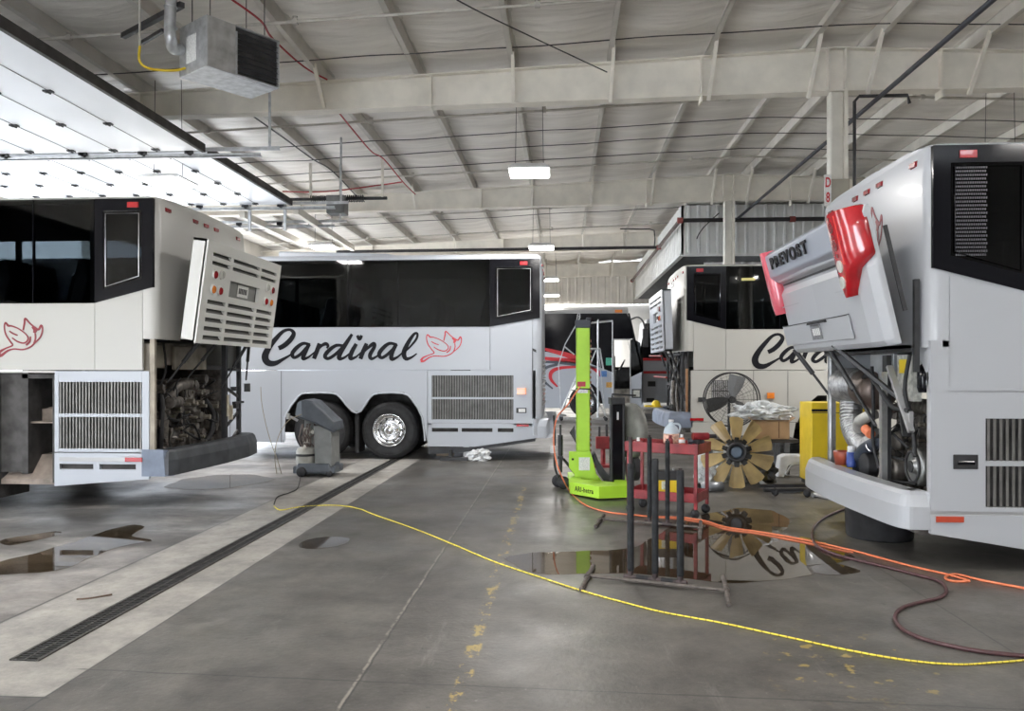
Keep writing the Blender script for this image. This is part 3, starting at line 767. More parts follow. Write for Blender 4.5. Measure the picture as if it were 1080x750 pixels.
    for i in range(o.get('seats', 0)):
        for v0 in (.12, .62, 1.5, 2.0):
            u = 1.05+i*.95
            if sm is None:
                m_ = MB(S)
                for k in (0,):
                    vv = k*.5
                    m_.loft([[(u_,vv+.03+c,1.66+z_) for u_,z_ in ((0,.42),(.12,.42),(.04,.95),(-.02,1.22),(-.12,1.24),(-.16,1.0))] for c in (0,.42)])
                    m_.loft([[(u_,vv+.03+c,1.66+z_) for u_,z_ in ((.0,.32),(.5,.34),(.52,.46),(.05,.46))] for c in (0,.42)])
                m_.box(.1,.16,.1,.4,1.67,2.0)
                sm = m_.build('passenger_seat', seatm, t, bevel=.03); sm.location = (s*u, v0, 0); 
            else:
                c = sm.copy(); C.objects.link(c); c.parent = t; c.location = (s*u, v0, 0)
    # --- chassis underside
    m_ = B(); m_.box(1.62, L-.3, .75, W-.75, .42, 1.58); m_.box(1.62, 1.95, .06, .75, .42, 1.58); m_.box(5.0, L-.3, .06, .75, .40, 1.58)
    m_.build('chassis', baydark, t)
    m_ = B(); m_.tube([(3.0 if o.get('wheels') else 3, .3, .52-dz),(3.0,W-.3,.52-dz)], .1, 10); m_.box(1.9,5.0,.06,W-.06,1.35,1.58); m_.build('axle', baydark, t)
    for u, d in o.get('wheels', []):
        wheel(t, s, u, .06, detail=d)
        wheel(t, s, u, W-.06, detail=False, dirn=1)
    # --- rear bumper
    bz0, bz1 = o['bumper']; ub = o.get('bump_u', -.26)
    path = o.get('bpath') or [(.16,.0),(-.08,.0),(ub+.05,.10),(ub-.02,.45),(ub-.05,W/2),(ub-.02,W-.45),(ub+.05,W-.10),(-.08,W),(.16,W)]
    prof = [(0,bz0),(0,bz0+(bz1-bz0)*.6),(.03,bz1-.03),(.06,bz1),(.20,bz1),(.20,bz0+.06),(.10,bz0)]
    def sweep(path):
        rings = []
        for i,(u,v) in enumerate(path):
            a = path[max(i-1,0)]; b_ = path[min(i+1,len(path)-1)]; d = Vector((b_[0]-a[0], b_[1]-a[1])).normalized(); n = Vector((d.y,-d.x))  # inward
            # inward = towards the middle of the coach (u up)
            if n.dot(Vector((.9-u, W/2-v))) < 0: n = -n
            rings.append([(u+n.x*p, v+n.y*p*(.35 if i in (0,len(path)-1) else 1), z) for p,z in prof])
        return rings
    m_ = B(); m_.loft(sweep(smooth_pts(path, 4)) if o.get('bsmooth') else sweep(path)); bmp = m_.build('rear_bumper', o['bumpmat'], t, bevel=.012)
    if o.get('bcap'):
        m_ = B(); m_.hull8([(.17,-.004,bz0-.01),(-.10,-.004,bz0-.01),(ub+.03,.09,bz0-.01),(.1,.12,bz0-.01),(.17,-.004,bz1+.005),(-.08,-.004,bz1+.005),(ub+.06,.09,bz1-.02),(.1,.12,bz1+.005)]); m_.build('bumper_cap', bluegrey, t)
    o['S'] = S; o['t'] = t; o['B'] = B; o['zw'] = zw; o['zt'] = zt; o['zbelt'] = zb
    return t

o3_ref = [None]
def louver_hatch(o, near=.12, far=2.48, ub=-.22, ut=-.38, z0=1.93, z1=3.12, m=hatchgrey, simple=False):
    """engine door with louvres, raised and held away from the rear"""
    t, S = o['t'], o['S']; Hh = math.hypot(z1-z0, ut-ub); d = Vector((ut-ub,0,z1-z0))/Hh; n = Vector((-d.z,0,d.x))  # outward (-u)
    O = Vector((ub-.0,0,z0))
    def F(a,b_,c): p = O+d*b_+n*c; return (p.x, a, p.z)
    out = .18
    mb = MB(S)
    hs = [(near+.16,near+.66),(near+.74,far-.78),(far-.70,far-.14)]
    rows = [(.05+.105*k, .05+.105*k+.05, hs) for k in range(5)]
    rows += [(.60,.80,[(near+.72,far-.70)])]
    rows += [(.93,.975,hs),(1.03,1.075,hs)]
    plate_with_holes(mb, near, far, 0, Hh, rows, lambda a,b_: F(a,b_,out), lambda a,b_: F(a,b_,out-.04))
    # rim around the door
    for a0,a1,b0,b1 in ((near,near+.03,0,Hh),(far-.03,far,0,Hh),(near,far,0,.03),(near,far,Hh-.03,Hh)):
        mb.prism([(a0,b0),(a1,b0),(a1,b1),(a0,b1)], lambda a,b_: F(a,b_,out-.02), lambda a,b_: F(a,b_,0))
    door = mb.build('engine_door', m, t)
    mb = MB(S)
    for lo,hi,h in rows:
        if len(h) == 3:
            for h0,h1 in h: mb.hull8([F(h0,lo-.004,out-.012),F(h1,lo-.004,out-.012),F(h1,lo+.006,out-.012),F(h0,lo+.006,out-.012),F(h0,hi-.01,out-.05),F(h1,hi-.01,out-.05),F(h1,hi,out-.05),F(h0,hi,out-.05)])
    mb.build('louver_slats', mat('slot_dark',(.10,.10,.095),.6), door)  # slats coloured dark to paint the shade inside the slots
    mb = MB(S); mb.prism([(near+.02,.02),(far-.02,.02),(far-.02,Hh-.02),(near+.02,Hh-.02)], lambda a,b_: F(a,b_,out-.06), lambda a,b_: F(a,b_,out-.075)); mb.build('inner_lining', baydark, door)
    k = 0
    for sd, a1, a2 in ((1,near+.25,near+.44),(-1,far-.25,far-.44)):
        if o is o3_ref[0] and sd==-1: continue
        for a, b_, mm in ((a1,.82,darkred),(a2,.84,clearl),(a1,.645,orangel),(a2,.645,red)):
            mb = MB(S); p = Vector(F(a,b_,out)); q = Vector(F(a,b_,out+.02)); mb.cyl(p-Vector(n)*.0, q, .062, .055, 20); mb.build('lamp_bezel', m, door)
            mb = MB(S); r = Vector(F(a,b_,out+.032)); mb.cyl(q, r, .048, .040, 20); mb.build('tail_lamp', mm, door)
    mb = MB(S)
    mid = (near+far)/2
    mb.prism([(near+.72,.60),(far-.70,.60),(far-.70,.80),(near+.72,.80)], lambda a,b_: F(a,b_,out-.055), lambda a,b_: F(a,b_,out-.05)); mb.build('plate_recess', mat('recess_grey',(.22,.22,.21),.5), door)
    mb = MB(S); mb.prism([(mid-.12,.63),(mid+.22,.63),(mid+.22,.78),(mid-.12,.78)], lambda a,b_: F(a,b_,out-.045), lambda a,b_: F(a,b_,out-.04)); pl = mb.build('license_plate', labelw, door)
    mb = MB(S)
    for i in range(6):
        a = mid-.08+i*.045; mb.prism([(a,.67),(a+.028,.67),(a+.028,.74),(a,.74)], lambda a,b_: F(a,b_,out-.04), lambda a,b_: F(a,b_,out-.037))
    mb.build('plate_marks', blackm, pl)
    return door

def engine(o, big=False):
    """the engine and its ancillaries seen through the open rear"""
    t, S, s_ = o['t'], o['S'], o['s']
    def add(name, fn, m, par=None, bevel=0):
        mb = MB(S); fn(mb); return mb.build(name, m, par or t, bevel)
    e = add('engine_block', lambda b: (b.box(.62,1.5,.75,1.75,.55,1.30), b.box(.55,.62,.85,1.6,.6,1.2), b.box(.7,1.45,.95,1.5,1.3,1.48), b.box(.68,1.45,.8,1.7,.42,.56)), grime, bevel=.02)
    pul = [(.95,.72,.15),(1.42,.70,.12),(1.20,.98,.11),(.98,1.12,.08),(1.55,1.05,.09),(1.72,.72,.09),(.66,.62,.12),(.62,.95,.09)]
    for i,(v,z,r) in enumerate(pul):
        def f(b,v=v,z=z,r=r):
            b.lathe([(0,-.02),(r*.3,-.02),(r*.35,.01),(r*.85,.012),(r,0),(r*.97,.02),(r*.93,.035),(r,.05),(r,.07),(0,.07)], (.50,v,z), (1,0,0), 24)
        add('pulley', f, grime2 if i%2 else mat('pulley_metal',(.14,.13,.12),.35,metal=.7,var=.4,scale=9), e)
    def belt(b, pts, w=.012):
        P_ = [(.54,v,z) for v,z in pts]; b.tube(smooth_pts(P_+[P_[0]],2), w, 6, caps=False)
    add('drive_belt', lambda b: (belt(b,[(.80,.70),(.95,.57),(1.45,.58),(1.55,.72),(1.30,1.02),(1.20,1.09),(1.10,1.02)]), belt(b,[(.55,.58),(.66,.5),(1.0,.57),(1.1,.72),(.70,1.0),(.56,1.0)])), black, e)
    add('alternator', lambda b: (b.cyl((.58,1.95,.85),(.95,1.95,.85),.14,n=20), b.cyl((.50,1.95,.85),(.58,1.95,.85),.08,n=16), b.cyl((.6,1.95,1.2),(1.0,1.95,1.2),.12,n=20)), grime2, e)
    add('turbocharger', lambda b: (b.torus((.55,1.35,1.32),.11,.055,(1,0,.1),24,10), b.cyl((.5,1.35,1.32),(.75,1.35,1.32),.075,n=16)), grime2, e)
    add('exhaust_pipe', lambda b: b.tube(smooth_pts([(.55,.62,.95),(.52,.72,1.18),(.5,.9,1.36),(.5,1.15,1.42),(.52,1.45,1.40),(.6,1.6,1.30)]), .075, 14), grime2, e)
    add('coolant_hose', lambda b: (b.tube(smooth_pts([(.5,1.7,.6),(.45,1.85,.75),(.45,1.9,1.0),(.5,1.75,1.2)]), .035, 10), b.tube(smooth_pts([(.45,.45,.55),(.42,.42,.9),(.45,.5,1.2),(.55,.6,1.45)]), .03, 10)), black, e)
    rg = random.Random(11 if big else 5)
    def wires(b):
        for i in range(26):
            v = rg.uniform(.5,2.1); z = rg.uniform(.55,1.4); pts = [(rg.uniform(.38,.55), v, z)]
            for k in range(3): v += rg.uniform(-.22,.22); z += rg.uniform(-.2,.2); pts.append((rg.uniform(.38,.6), min(max(v,.4),2.2), min(max(z,.5),1.5)))
            b.tube(smooth_pts(pts,5), rg.choice((.006,.009,.014)), 6)
    add('wiring_harness', wires, black, e)
    def bits(b):
        for i in range(60):
            v = rg.uniform(.5,2.1); z = rg.uniform(.5,1.45); q = rg.uniform(.02,.07)
            if rg.random() < .5: b.box(.48,.60,v-q,v+q,z-q*.7,z+q*.7)
            else: b.cyl((.44,v,z),(.6,v,z),q*.7,n=12)
    for i in range(56):
        v = rg.uniform(.42,2.1); z = rg.uniform(.48,1.5); q = rg.uniform(.02,.08)
        if rg.random() < .5: add('engine_fitting', lambda b: b.box(.48,.66,v-q,v+q,z-q*.7,z+q*.7), grime2 if i%3 else grime, e, .006)
        else: add('engine_fitting', lambda b: b.cyl((.42,v,z),(.66,v,z),q*.7,n=12), grime2 if i%3 else grime, e)
    def bits2(b):
        for i in range(22):
            v = rg.uniform(.8,2.0); z = rg.uniform(.55,1.3); q = rg.uniform(.012,.035)
            b.cyl((.42,v,z),(.5,v,z),q,n=10)
    for i in range(18):
        v = rg.uniform(.8,2.0); z = rg.uniform(.55,1.3); q = rg.uniform(.012,.035)
        add('bolt_boss', lambda b: b.cyl((.40,v,z),(.5,v,z),q,n=10), mat('worn_metal',(.30,.27,.22),.4,metal=.6,var=.4,scale=12), e)
    if not big: add('bay_far_wall', lambda b: b.box(.16,1.5,2.10,2.16,.42,1.60), grime); add('bay_back', lambda b: b.box(.92,.96,.14,2.1,.42,1.60), baydark)
    else: add('bay_back', lambda b: b.box(.92,.96,.14,1.9,.42,1.60), baydark)
    add('oil_filter', lambda b: b.cyl((.42,.62,1.2),(.42,.86,1.2),.07,n=18), grime, e); add('oil_filter', lambda b: b.cyl((.45,.5,.78),(.45,.5,1.0),.07,n=18), grime, e)
    if not big: e.location.x = -s_*.26
    # bay structure
    add('bay_floor', lambda b: b.box(.06,1.5,.3,W-.3,.40,.44), grime)
    add('bay_side_wall', lambda b: (b.box(.12,1.2,.10,.14,.45,1.58),), baypanel)
    return e

def strut(o, p, q, r=.012):
    mb = MB(o['S']); p=Vector(p); q=Vector(q); mb.cyl(p, q, r, n=8); mid = p+(q-p)*.45; mb.cyl(mid, q, r*1.9, n=10); mb.build('gas_strut', blackm, o['t'])

# ------------------------------------------------------------------ coach 1 (left)
o1 = dict(s=-1, X=-4.58, Y=8.76, paint=cream, reartone=creamlit, label='cream coach at far left with its louvred engine door raised and a dark bumper', seam=.72, zrear=2.52,
          bumper=(.40,.69), bumpmat=bumperdk, bcap=True, bump_u=-.2, wheels=[(2.35,True),(3.75,False)], seats=5, bead=True, dividers=[1.45,2.9], far_from=1.4, L=13.2, roofpaint=cream,
          bpath=[(.16,.0),(-.14,.0),(-.20,.12),(-.26,.8),(-.29,W/2),(-.28,W-.6),(-.20,W-.12),(-.08,W),(.16,W)])
t1 = coach(o1); S1 = o1['S']
B = o1['B']
# lower near side
u0, u1, g0, g1 = .085, 1.20, .17, 1.15
m_ = B()
m_.box(u0,g0,0,.04,.66,1.585); m_.box(g1,u1,0,.04,.66,1.585); m_.box(g0,g1,0,.04,1.46,1.585); m_.box(g0,g1,.0,.04,1.06,1.10); m_.box(g0,g1,0,.04,.66,.70)
m_.build('radiator_door', white, t1, bevel=.004)
grille(t1, S1, g0, g1, .70, 1.46, [(.70,1.06),(1.10,1.46)], white, 26)
m_ = B()
zlow = lambda u: .40-(u-u0)*.125
plate_with_holes(m_, u0, u1, .36, .65, [(.465,.525,[(.24,.67),(.74,1.14)])], lambda a,b: (a,0,b), lambda a,b: (a,.04,b))
m_.prism([(u0,.36),(u1,.36),(u1,.27),(u0,.36)][:3], lambda a,b: (a,0,b), lambda a,b: (a,.04,b))
m_.build('skirt_panel', white, t1)
m_ = B(); m_.box(.2,1.16,.045,.055,.44,.55); m_.build('skirt_recess', baydark, t1)
m_ = B(); m_.box(.16,1.14,-.008,0,.555,.60); m_.build('reflector_strip', silver, t1)
m_ = B(); m_.box(.16,.36,-.016,-.006,.555,.605); m_.build('side_reflector', red, t1)
# open side compartment
m_ = B(); m_.box(1.22,1.90,.55,.60,.30,1.55); m_.box(1.22,1.25,.04,.55,.30,1.55); m_.box(1.88,1.92,.03,.55,.12,1.55); m_.box(1.25,1.88,.05,.55,1.5,1.55); m_.build('compartment_wall', baydark, t1)
m_ = B(); m_.box(1.25,1.88,.10,.55,.98,1.0); m_.build('compartment_shelf', brownpan, t1)
m_ = B(); m_.box(1.25,1.88,.06,.55,.28,.34); m_.hull8([(1.25,.08,.34),(1.88,.08,.34),(1.88,.5,.34),(1.25,.5,.34),(1.25,.30,.60),(1.88,.30,.60),(1.88,.5,.60),(1.25,.5,.60)]); m_.build('compartment_floor', brownpan, t1)
m_ = B(); m_.box(1.25,1.88,.50,.54,.62,.97); 
m_.tube([(1.3,.45,1.05),(1.5,.42,1.12),(1.85,.45,1.06)], .04, 8); m_.box(1.4,1.7,.3,.5,1.0,1.14); m_.build('compartment_gear', brownpan, t1)
m_ = B(); m_.box(1.92,1.96,.0,.05,.28,1.56); m_.box(1.2,1.95,0,.03,1.565,1.59); m_.build('door_post', cream, t1)
m_ = B()
m_.prism([(1.97,1.585),(L_:=13.2,1.585),(13.2,.3),(4.45,.3),(4.3,.95),(4.1,1.12),(3.4,1.12),(3.1,.75),(2.95,.75),(2.7,1.12),(2.15,1.12),(1.97,.95)], lambda a,b: (a,0,b), lambda a,b: (a,.04,b)); m_.build('lower_side_panel', cream, t1)
f1 = lambda x,y,h: ((1000-x)*0,0,0)
def map1(x,y,h): # zoom px -> local on side, bird to the left part
    k = 1/4.696/93; return (.72+ .62 + (1018-x)*k*1.15, -.001-h, 1.98+(140-y)*k*1.25)
bird(t1, S1, map1, decaldr, 1.3)
# bird on the rear face (partly hidden by the raised door)
def map1r(x,y,h): k = .0026; return (-.001-h, 1.55+(x-940)*k*1.3, 3.28-(y-70)*k*1.3)
bird(t1, S1, map1r, decaldr, 1.1)
louver_hatch(o1)
engine(o1)
m_ = B(); m_.box(.30,.34,.30,1.92,1.60,1.93); m_.build('bay_header_panel', baypanel, t1)
m_ = B(); m_.box(.26,.30,.30,.75,1.62,1.9); m_.box(.26,.3,.95,1.85,1.60,1.90); m_.build('bay_cover', mat('bay_cover',(.30,.27,.22),.6,var=.4,scale=4), t1, bevel=.01)
m_ = B(); m_.box(.03,.085,.015,.06,.68,1.95); m_.box(.10,.2,.10,.14,.5,1.9); m_.build('door_frame_post', mat('post_tan',(.36,.32,.26),.5,var=.3), t1)
m_ = B(); m_.box(.08,.14,2.05,2.12,.44,1.95); m_.box(.05,.10,2.46,2.52,.44,1.95); m_.box(.05,.1,2.12,2.5,1.58,1.62); m_.bar((.1,2.1,.8),(.08,2.5,1.0),.03); m_.bar((.1,2.1,1.35),(.08,2.5,1.2),.03); m_.bar((.1,2.1,.5),(.08,2.5,.75),.03); m_.build('radiator_frame', blackm, t1)
m_ = B(); m_.box(.02,.08,2.28,2.36,1.05,1.12); m_.box(.02,.08,2.22,2.3,1.3,1.36); m_.cyl((-.02,2.56,1.28),(-.02,2.56,1.4),.045,n=12); m_.box(.0,.05,2.2,2.5,1.12,1.15); m_.build('latch_bracket', blackm, t1)
m_ = B(); m_.bar((.06,2.17,.9),(.06,2.17,1.1),.06,.02); m_.cyl((.07,2.10,.95),(.07,2.10,1.25),.02,n=8); m_.build('bright_bracket', mat('bracket_tan',(.45,.40,.30),.45,var=.3), t1)
strut(o1, (.10,.45,1.45), (-.18,.75,1.98), .014); strut(o1, (.12,1.0,1.5), (-.18,1.25,1.98)); strut(o1, (.12,2.0,1.35), (-.18,2.2,1.98)); strut(o1, (-.02,2.52,1.45), (-.2,2.2,2.05))
m_ = B(); m_.tube(smooth_pts([(.2,.22,1.5),(.18,.25,1.2),(.22,.2,.9),(.2,.26,.55)]), .012, 6); m_.tube(smooth_pts([(.2,.55,1.92),(.2,.6,1.6),(.25,.5,1.3),(.3,.55,1.0)]), .015, 6); m_.build('bay_hose', black, t1)

# ------------------------------------------------------------------ coach 2 (middle)
o2 = dict(s=-1, X=-.34, Y=13.98, paint=white, rise=.10, label='white coach in the middle with black script lettering and a red bird on its side', seam=.91, zrear=2.50,
          bumper=(.40,.74), bumpmat=white, bump_u=-.06, wheels=[(2.72,True),(3.95,True)], seats=6, bead=True, dividers=[2.55,3.45,5.2], zopen=.72, L=13.6, roofpaint=white, bsmooth=True, far_from=.1)
t2 = coach(o2); S2 = o2['S']; B = o2['B']
g0, g1 = .50, 1.95
m_ = B(); m_.box(.10,g0,0,.04,.62,1.585); m_.box(g1,2.02,0,.04,.62,1.585); m_.box(g0,g1,0,.04,1.50,1.585); m_.box(g0,g1,0,.04,1.08,1.115); m_.box(g0,g1,0,.04,.66,.72); m_.build('radiator_door', white, t2)
grille(t2, S2, g0, g1, .72, 1.50, [(.72,1.08),(1.115,1.50)], white, 32)
m_ = B(); plate_with_holes(m_, .10, 2.02, .40, .655, [(.50,.57,[(.5,.78),(.87,1.42),(1.48,1.95)])], lambda a,b: (a,0,b), lambda a,b: (a,.04,b))
m_.prism([(.10,.40),(2.02,.40),(2.02,.24),(1.2,.24)], lambda a,b: (a,0,b), lambda a,b: (a,.04,b)); m_.build('skirt_panel', white, t2)
m_ = B(); m_.box(.45,2.0,.045,.055,.48,.6); m_.build('skirt_recess', baydark, t2)
m_ = B(); m_.prism([(.12,.385),(1.25,.22),(2.02,.22),(2.02,.10),(1.5,.12),(.12,.34)], lambda a,b: (a,.06,b), lambda a,b: (a,.5,b)); m_.build('underbody', blackm, t2)
m_ = B(); m_.prism([(2.03,1.585),(13.6,1.585),(13.6,.30),(4.62,.30),(4.62,.75),(4.36,1.13),(4.22,1.2),(3.72,1.2),(3.60,1.13),(3.38,.86),(3.22,.86),(3.06,1.12),(2.92,1.2),(2.45,1.2),(2.30,1.10),(2.10,.75),(2.03,.30),(2.03,.30)][:-1], lambda a,b: (a,0,b), lambda a,b: (a,.05,b)); m_.build('lower_side_panel', white, t2)
m_ = B(); m_.tube(smooth_pts([(4.60,.0,.34),(4.60,.0,.75),(4.36,.0,1.11),(4.2,.0,1.18),(3.74,.0,1.18),(3.6,0,1.11),(3.38,0,.86),(3.22,0,.86),(3.06,0,1.10),(2.90,0,1.18),(2.47,0,1.18),(2.31,0,1.08),(2.12,0,.76),(2.07,0,.34)],2), .016, 8); m_.build('wheel_arch_trim', white, t2)
m_ = B(); m_.box(3.27,3.33,.03,.5,.12,.9); m_.build('mud_flap', black, t2)
m_ = B(); m_.box(4.66,4.668,-.003,0,.3,1.58); m_.box(5.6,5.608,-.003,0,.3,1.58); m_.build('panel_joint', blackm, t2)
for args, mm, nm in (((.27,.44,-.02,0,1.16,1.28),orangel,'side_marker_lamp'),((.27,.45,-.012,0,.84,.93),blackm,'socket_cover'),((.29,.41,-.016,-.012,.855,.915),labelw,'socket_label'),((.23,.45,-.012,0,.60,.64),red,'side_reflector')):
    m_ = B(); m_.box(*args); m_.build(nm, mm, t2)
m_ = B()
for k in range(11): m_.hull8([(-.002,.35,.95+k*.08),(-.002,W-.35,.95+k*.08),(.02,W-.35,.99+k*.08),(.02,.35,.99+k*.08),(-.03,.35,.95+k*.08),(-.03,W-.35,.95+k*.08),(-.03,W-.35,.97+k*.08),(-.03,.35,.97+k*.08)])
m_.build('rear_louvers', silver, t2)
m_ = B(); m_.prism([(.10,1.95),(.17,1.98),(.17,.74),(.155,.74),(.155,1.93),(.10,1.90)], lambda a,b: (a,-.006,b), lambda a,b: (a,.01,b)); m_.build('engine_door_joint', blackm, t2)
S2i = o2
def map2(x,y,h):
    px = 270+x/4.696; py = 335+y/4.696; p = atY(px,py,o2['Y']); return (-(p.x-o2['X']), -.001-h, p.z)
lettering(t2, S2, map2, ['C','a','r','d','i','n','a2','l'], decalk)
bird(t2, S2, map2, decalr)
m_ = B(); m_.box(1.30,1.40,.1,.16,.04,.30); m_.cyl((1.35,.13,.14),(1.35,.13,.30),.04,n=10); m_.build('jack_foot', silver, t2)
m_ = B(); m_.prism([(2.0,3.60),(4.9,3.60),(4.9,3.80),(2.9,3.74)], lambda a,b: (a,.5,b), lambda a,b: (a,2.1,b)); m_.build('roof_fairing', white, t2, bevel=.03)

# ------------------------------------------------------------------ coach 3 (middle right)
o3 = dict(s=1, X=2.32, Y=15.17, paint=cream, label='cream coach at middle right with a raised louvred engine door on its left end', seam=.76, zrear=2.52,
          bumper=(.50,.80), bumpmat=bluegrey, bump_u=-.34, wheels=[(2.80,True),(4.0,False)], seats=0, dividers=[1.75,3.2], mesh=False, far_from=1.4, L=12.5)
o3_ref[0] = o3; t3_ = coach(o3); S3 = o3['S']; B = o3['B']
m_ = B(); m_.prism([(.12,1.585),(12.5,1.585),(12.5,.35),(3.6,.35),(3.45,.8),(3.2,1.12),(2.45,1.12),(2.2,.9),(2.08,.62),(.12,.62)], lambda a,b: (a,0,b), lambda a,b: (a,.04,b)); m_.build('lower_side_panel', cream, t3_)
m_ = B(); m_.prism([(.12,.61),(2.05,.61),(2.0,.33),(1.2,.33),(.12,.42)], lambda a,b: (a,0,b), lambda a,b: (a,.04,b)); m_.build('skirt_panel', cream, t3_)
m_ = B(); 
for u in (1.27,1.9): m_.box(u,u+.008,-.003,0,.62,1.58)
m_.build('panel_joint', blackm, t3_)
m_ = B(); m_.box(.50,.95,-.006,0,1.0,1.4); m_.build('vent_backing', baydark, t3_)
m_ = B()
for i in range(14): m_.box(.51+i*.032,.525+i*.032,-.02,-.004,1.01,1.19); m_.box(.51+i*.032,.525+i*.032,-.02,-.004,1.21,1.39)
m_.build('vent_slats', silver, t3_)
for args, mm, nm in (((1.52,1.65,-.03,0,1.06,1.17),orangel,'side_marker_lamp'),((.25,.38,-.02,0,1.0,1.08),blackm,'door_latch'),((.10,.35,-.012,0,.64,.69),red,'side_reflector'),((1.05,1.3,-.010,-.008,3.27,3.32),mat('yellow_label',(.6,.55,.2),.5),'window_label')):
    m_ = B(); m_.box(*args); m_.build(nm, mm, t3_)
def map3(x,y,h): # the C starts at px 797 on this coach
    k = .00357; return (1.30+(x-45)*k, -.001-h, 1.66+(228-y)*k)
lettering(t3_, S3, map3, ['C','a','r','d','i','n','a2','l'], decalk)
louver_hatch(o3, near=.25, far=2.45, ub=-.18, ut=-.22, z0=1.97, z1=3.15, m=white)
engine(o3)
def frm(b):
    for v in (.35,.8,1.3,1.9,2.4): b.box(-.02,.03,v-.03,v+.03,.7,1.95)
    for z in (.8,1.3,1.9): b.box(-.02,.03,.3,2.4,z-.025,z+.025)
    b.bar((-.02,.4,1.8),(-.1,1.4,1.2),.04); b.bar((-.02,1.8,1.8),(-.1,.9,.8),.04); b.bar((-.3,.5,1.95),(.05,.3,1.0),.04)
m_ = B(); frm(m_); m_.build('bay_frame', blackm, t3_)
m_ = B(); m_.box(.10,.13,.3,2.4,.7,1.95); m_.build('bay_screen', baydark, t3_)
m_ = B(); m_.tube(smooth_pts([(-.05,1.0,.7),(-.08,1.02,1.1),(-.03,1.1,1.5),(0,1.0,1.85)]), .05, 8); m_.tube(smooth_pts([(-.03,.6,.75),(-.06,.62,1.1),(-.03,.55,1.5)]), .03, 8); m_.build('bay_hose', grime2, t3_)
m_ = B(); m_.box(.03,.07,.06,.11,.6,1.62); m_.build('brown_post', mat('post_brown',(.33,.17,.08),.5,var=.3), t3_)
strut(o3, (.0,.5,1.4),(-.2,.6,2.0)); strut(o3, (.0,2.1,1.4),(-.2,2.2,2.0))
m_ = B(); m_.tube([(-.4,2.3,1.9),(-.4,.3,1.86)], .02, 8); m_.build('red_bar', redcart, t3_)
m_ = B(); m_.tube([(-.30,2.3,1.45),(-.30,.3,1.45)], .02, 8); m_.build('red_bar', redcart, t3_)
def map3r(x,y,h): k = .0026; return (-.001-h, .75+(x-940)*-k*1.0, 3.32-(y-70)*k)
m_ = B(); m_.lathe([(0,.02),(.05,.015),(.06,0)], (-.02,1.55,3.35), (-1,0,0), 16); m_.build('camera_dome', chrome, t3_)

# ------------------------------------------------------------------ coach 4 (right, raised panel)
o4 = dict(s=1, X=2.90, Y=6.50, dz=-.17, paint=white4, label='white coach at right edge with its big tail lamp panel raised over the open engine', seam=.84, zrear=2.56,
          bumper=(.50,.80), bumpmat=white4, bump_u=-.20, wheels=[(3.4,False),(4.7,False)], seats=3, dividers=[2.6], mesh=True, far_from=1.5, L=13.5, bsmooth=True,
          bpath=[(.018,.0),(-.06,.002),(-.16,.03),(-.22,.22),(-.26,.8),(-.28,W/2),(-.27,W-.7),(-.22,W-.15),(-.10,W),(.0,W)])
t4 = coach(o4); S4 = o4['S']; B = o4['B']
g0, g1 = .44, 1.30
m_ = B(); m_.box(.02,g0,0,.04,.65,1.60); m_.box(g0,g1,0,.04,1.385,1.60); m_.box(g0,g1,0,.04,1.01,1.05); m_.box(g0,g1,0,.04,.65,.685); m_.box(g1,13.4,0,.04,1.12,1.6); m_.box(g1,2.7,0,.04,.65,1.12); m_.box(5.4,13.4,0,.04,.4,1.12); m_.build('lower_side_panel', white4, t4)
grille(t4, S4, g0, g1, .685, 1.385, [(.685,1.01),(1.05,1.385)], white4, 18)
m_ = B(); m_.prism([(.02,.62),(2.7,.62),(2.7,.25),(.9,.33),(.02,.47)], lambda a,b: (a,0,b), lambda a,b: (a,.04,b)); m_.build('skirt_panel', white4, t4)
m_ = B(); m_.box(.02,2.7,.01,.04,.62,.65); m_.build('skirt_joint', silver, t4)
m_ = B(); m_.box(.06,.27,-.012,0,.565,.61); m_.build('side_reflector', mat('dull_red_lens',(.42,.06,.03),.3,var=.1), t4)
m_ = B(); m_.box(.19,.38,-.010,0,.985,1.10); m_.build('latch_cup', blackm, t4, bevel=.012)
m_ = B(); m_.box(.22,.35,-.022,-.008,1.02,1.05); m_.build('latch_handle', blackgloss, t4, bevel=.005)
# corner of the engine opening, arched
def arch(b):
    pts = [(.02,.02),(.02,.06)]
    b.prism([(0.02,1.60),(.02,1.98),(.62,1.98),(.42,1.94),(.22,1.86),(.10,1.74),(.06,1.6)], lambda a,c: (.03,a,c), lambda a,c: (.07,a,c))
m_ = B(); m_.box(.02,.168,0,.04,1.6,2.0); m_.build('corner_panel', white4, t4)
m_ = B(); arch(m_); m_.build('bay_arch', white4, t4)
m_ = B(); m_.box(.03,.08,.03,.09,.75,1.75); m_.build('seal_strip', silver, t4)
m_ = B(); m_.box(.05,.10,2.42,2.50,.7,1.95); m_.box(.03,.06,2.45,2.48,.75,1.95); m_.build('far_post', alu, t4)
m_ = B(); m_.box(-.02,.03,.86,.92,.78,1.75); m_.build('centre_post', alu, t4)
m_ = B(); m_.box(.03,.07,.88,.98,.78,1.9); m_.box(.0,.1,.3,2.5,1.92,1.98); m_.build('bay_frame', blackm, t4)
e4 = engine(o4, True)
def add4(name, fn, m, par=None, bevel=0):
    mb = MB(S4); fn(mb); return mb.build(name, m, par or t4, bevel)
add4('ribbed_intake', lambda b: [b.lathe([(.15,0),(.17,.012),(.15,.024)], (.12+.0,1.62+k*.045,1.62), (0,1,-.1), 22) for k in range(14)] and b.cyl((.12,1.62,1.62),(.12,2.25,1.56),.148,n=22), alucor, e4)
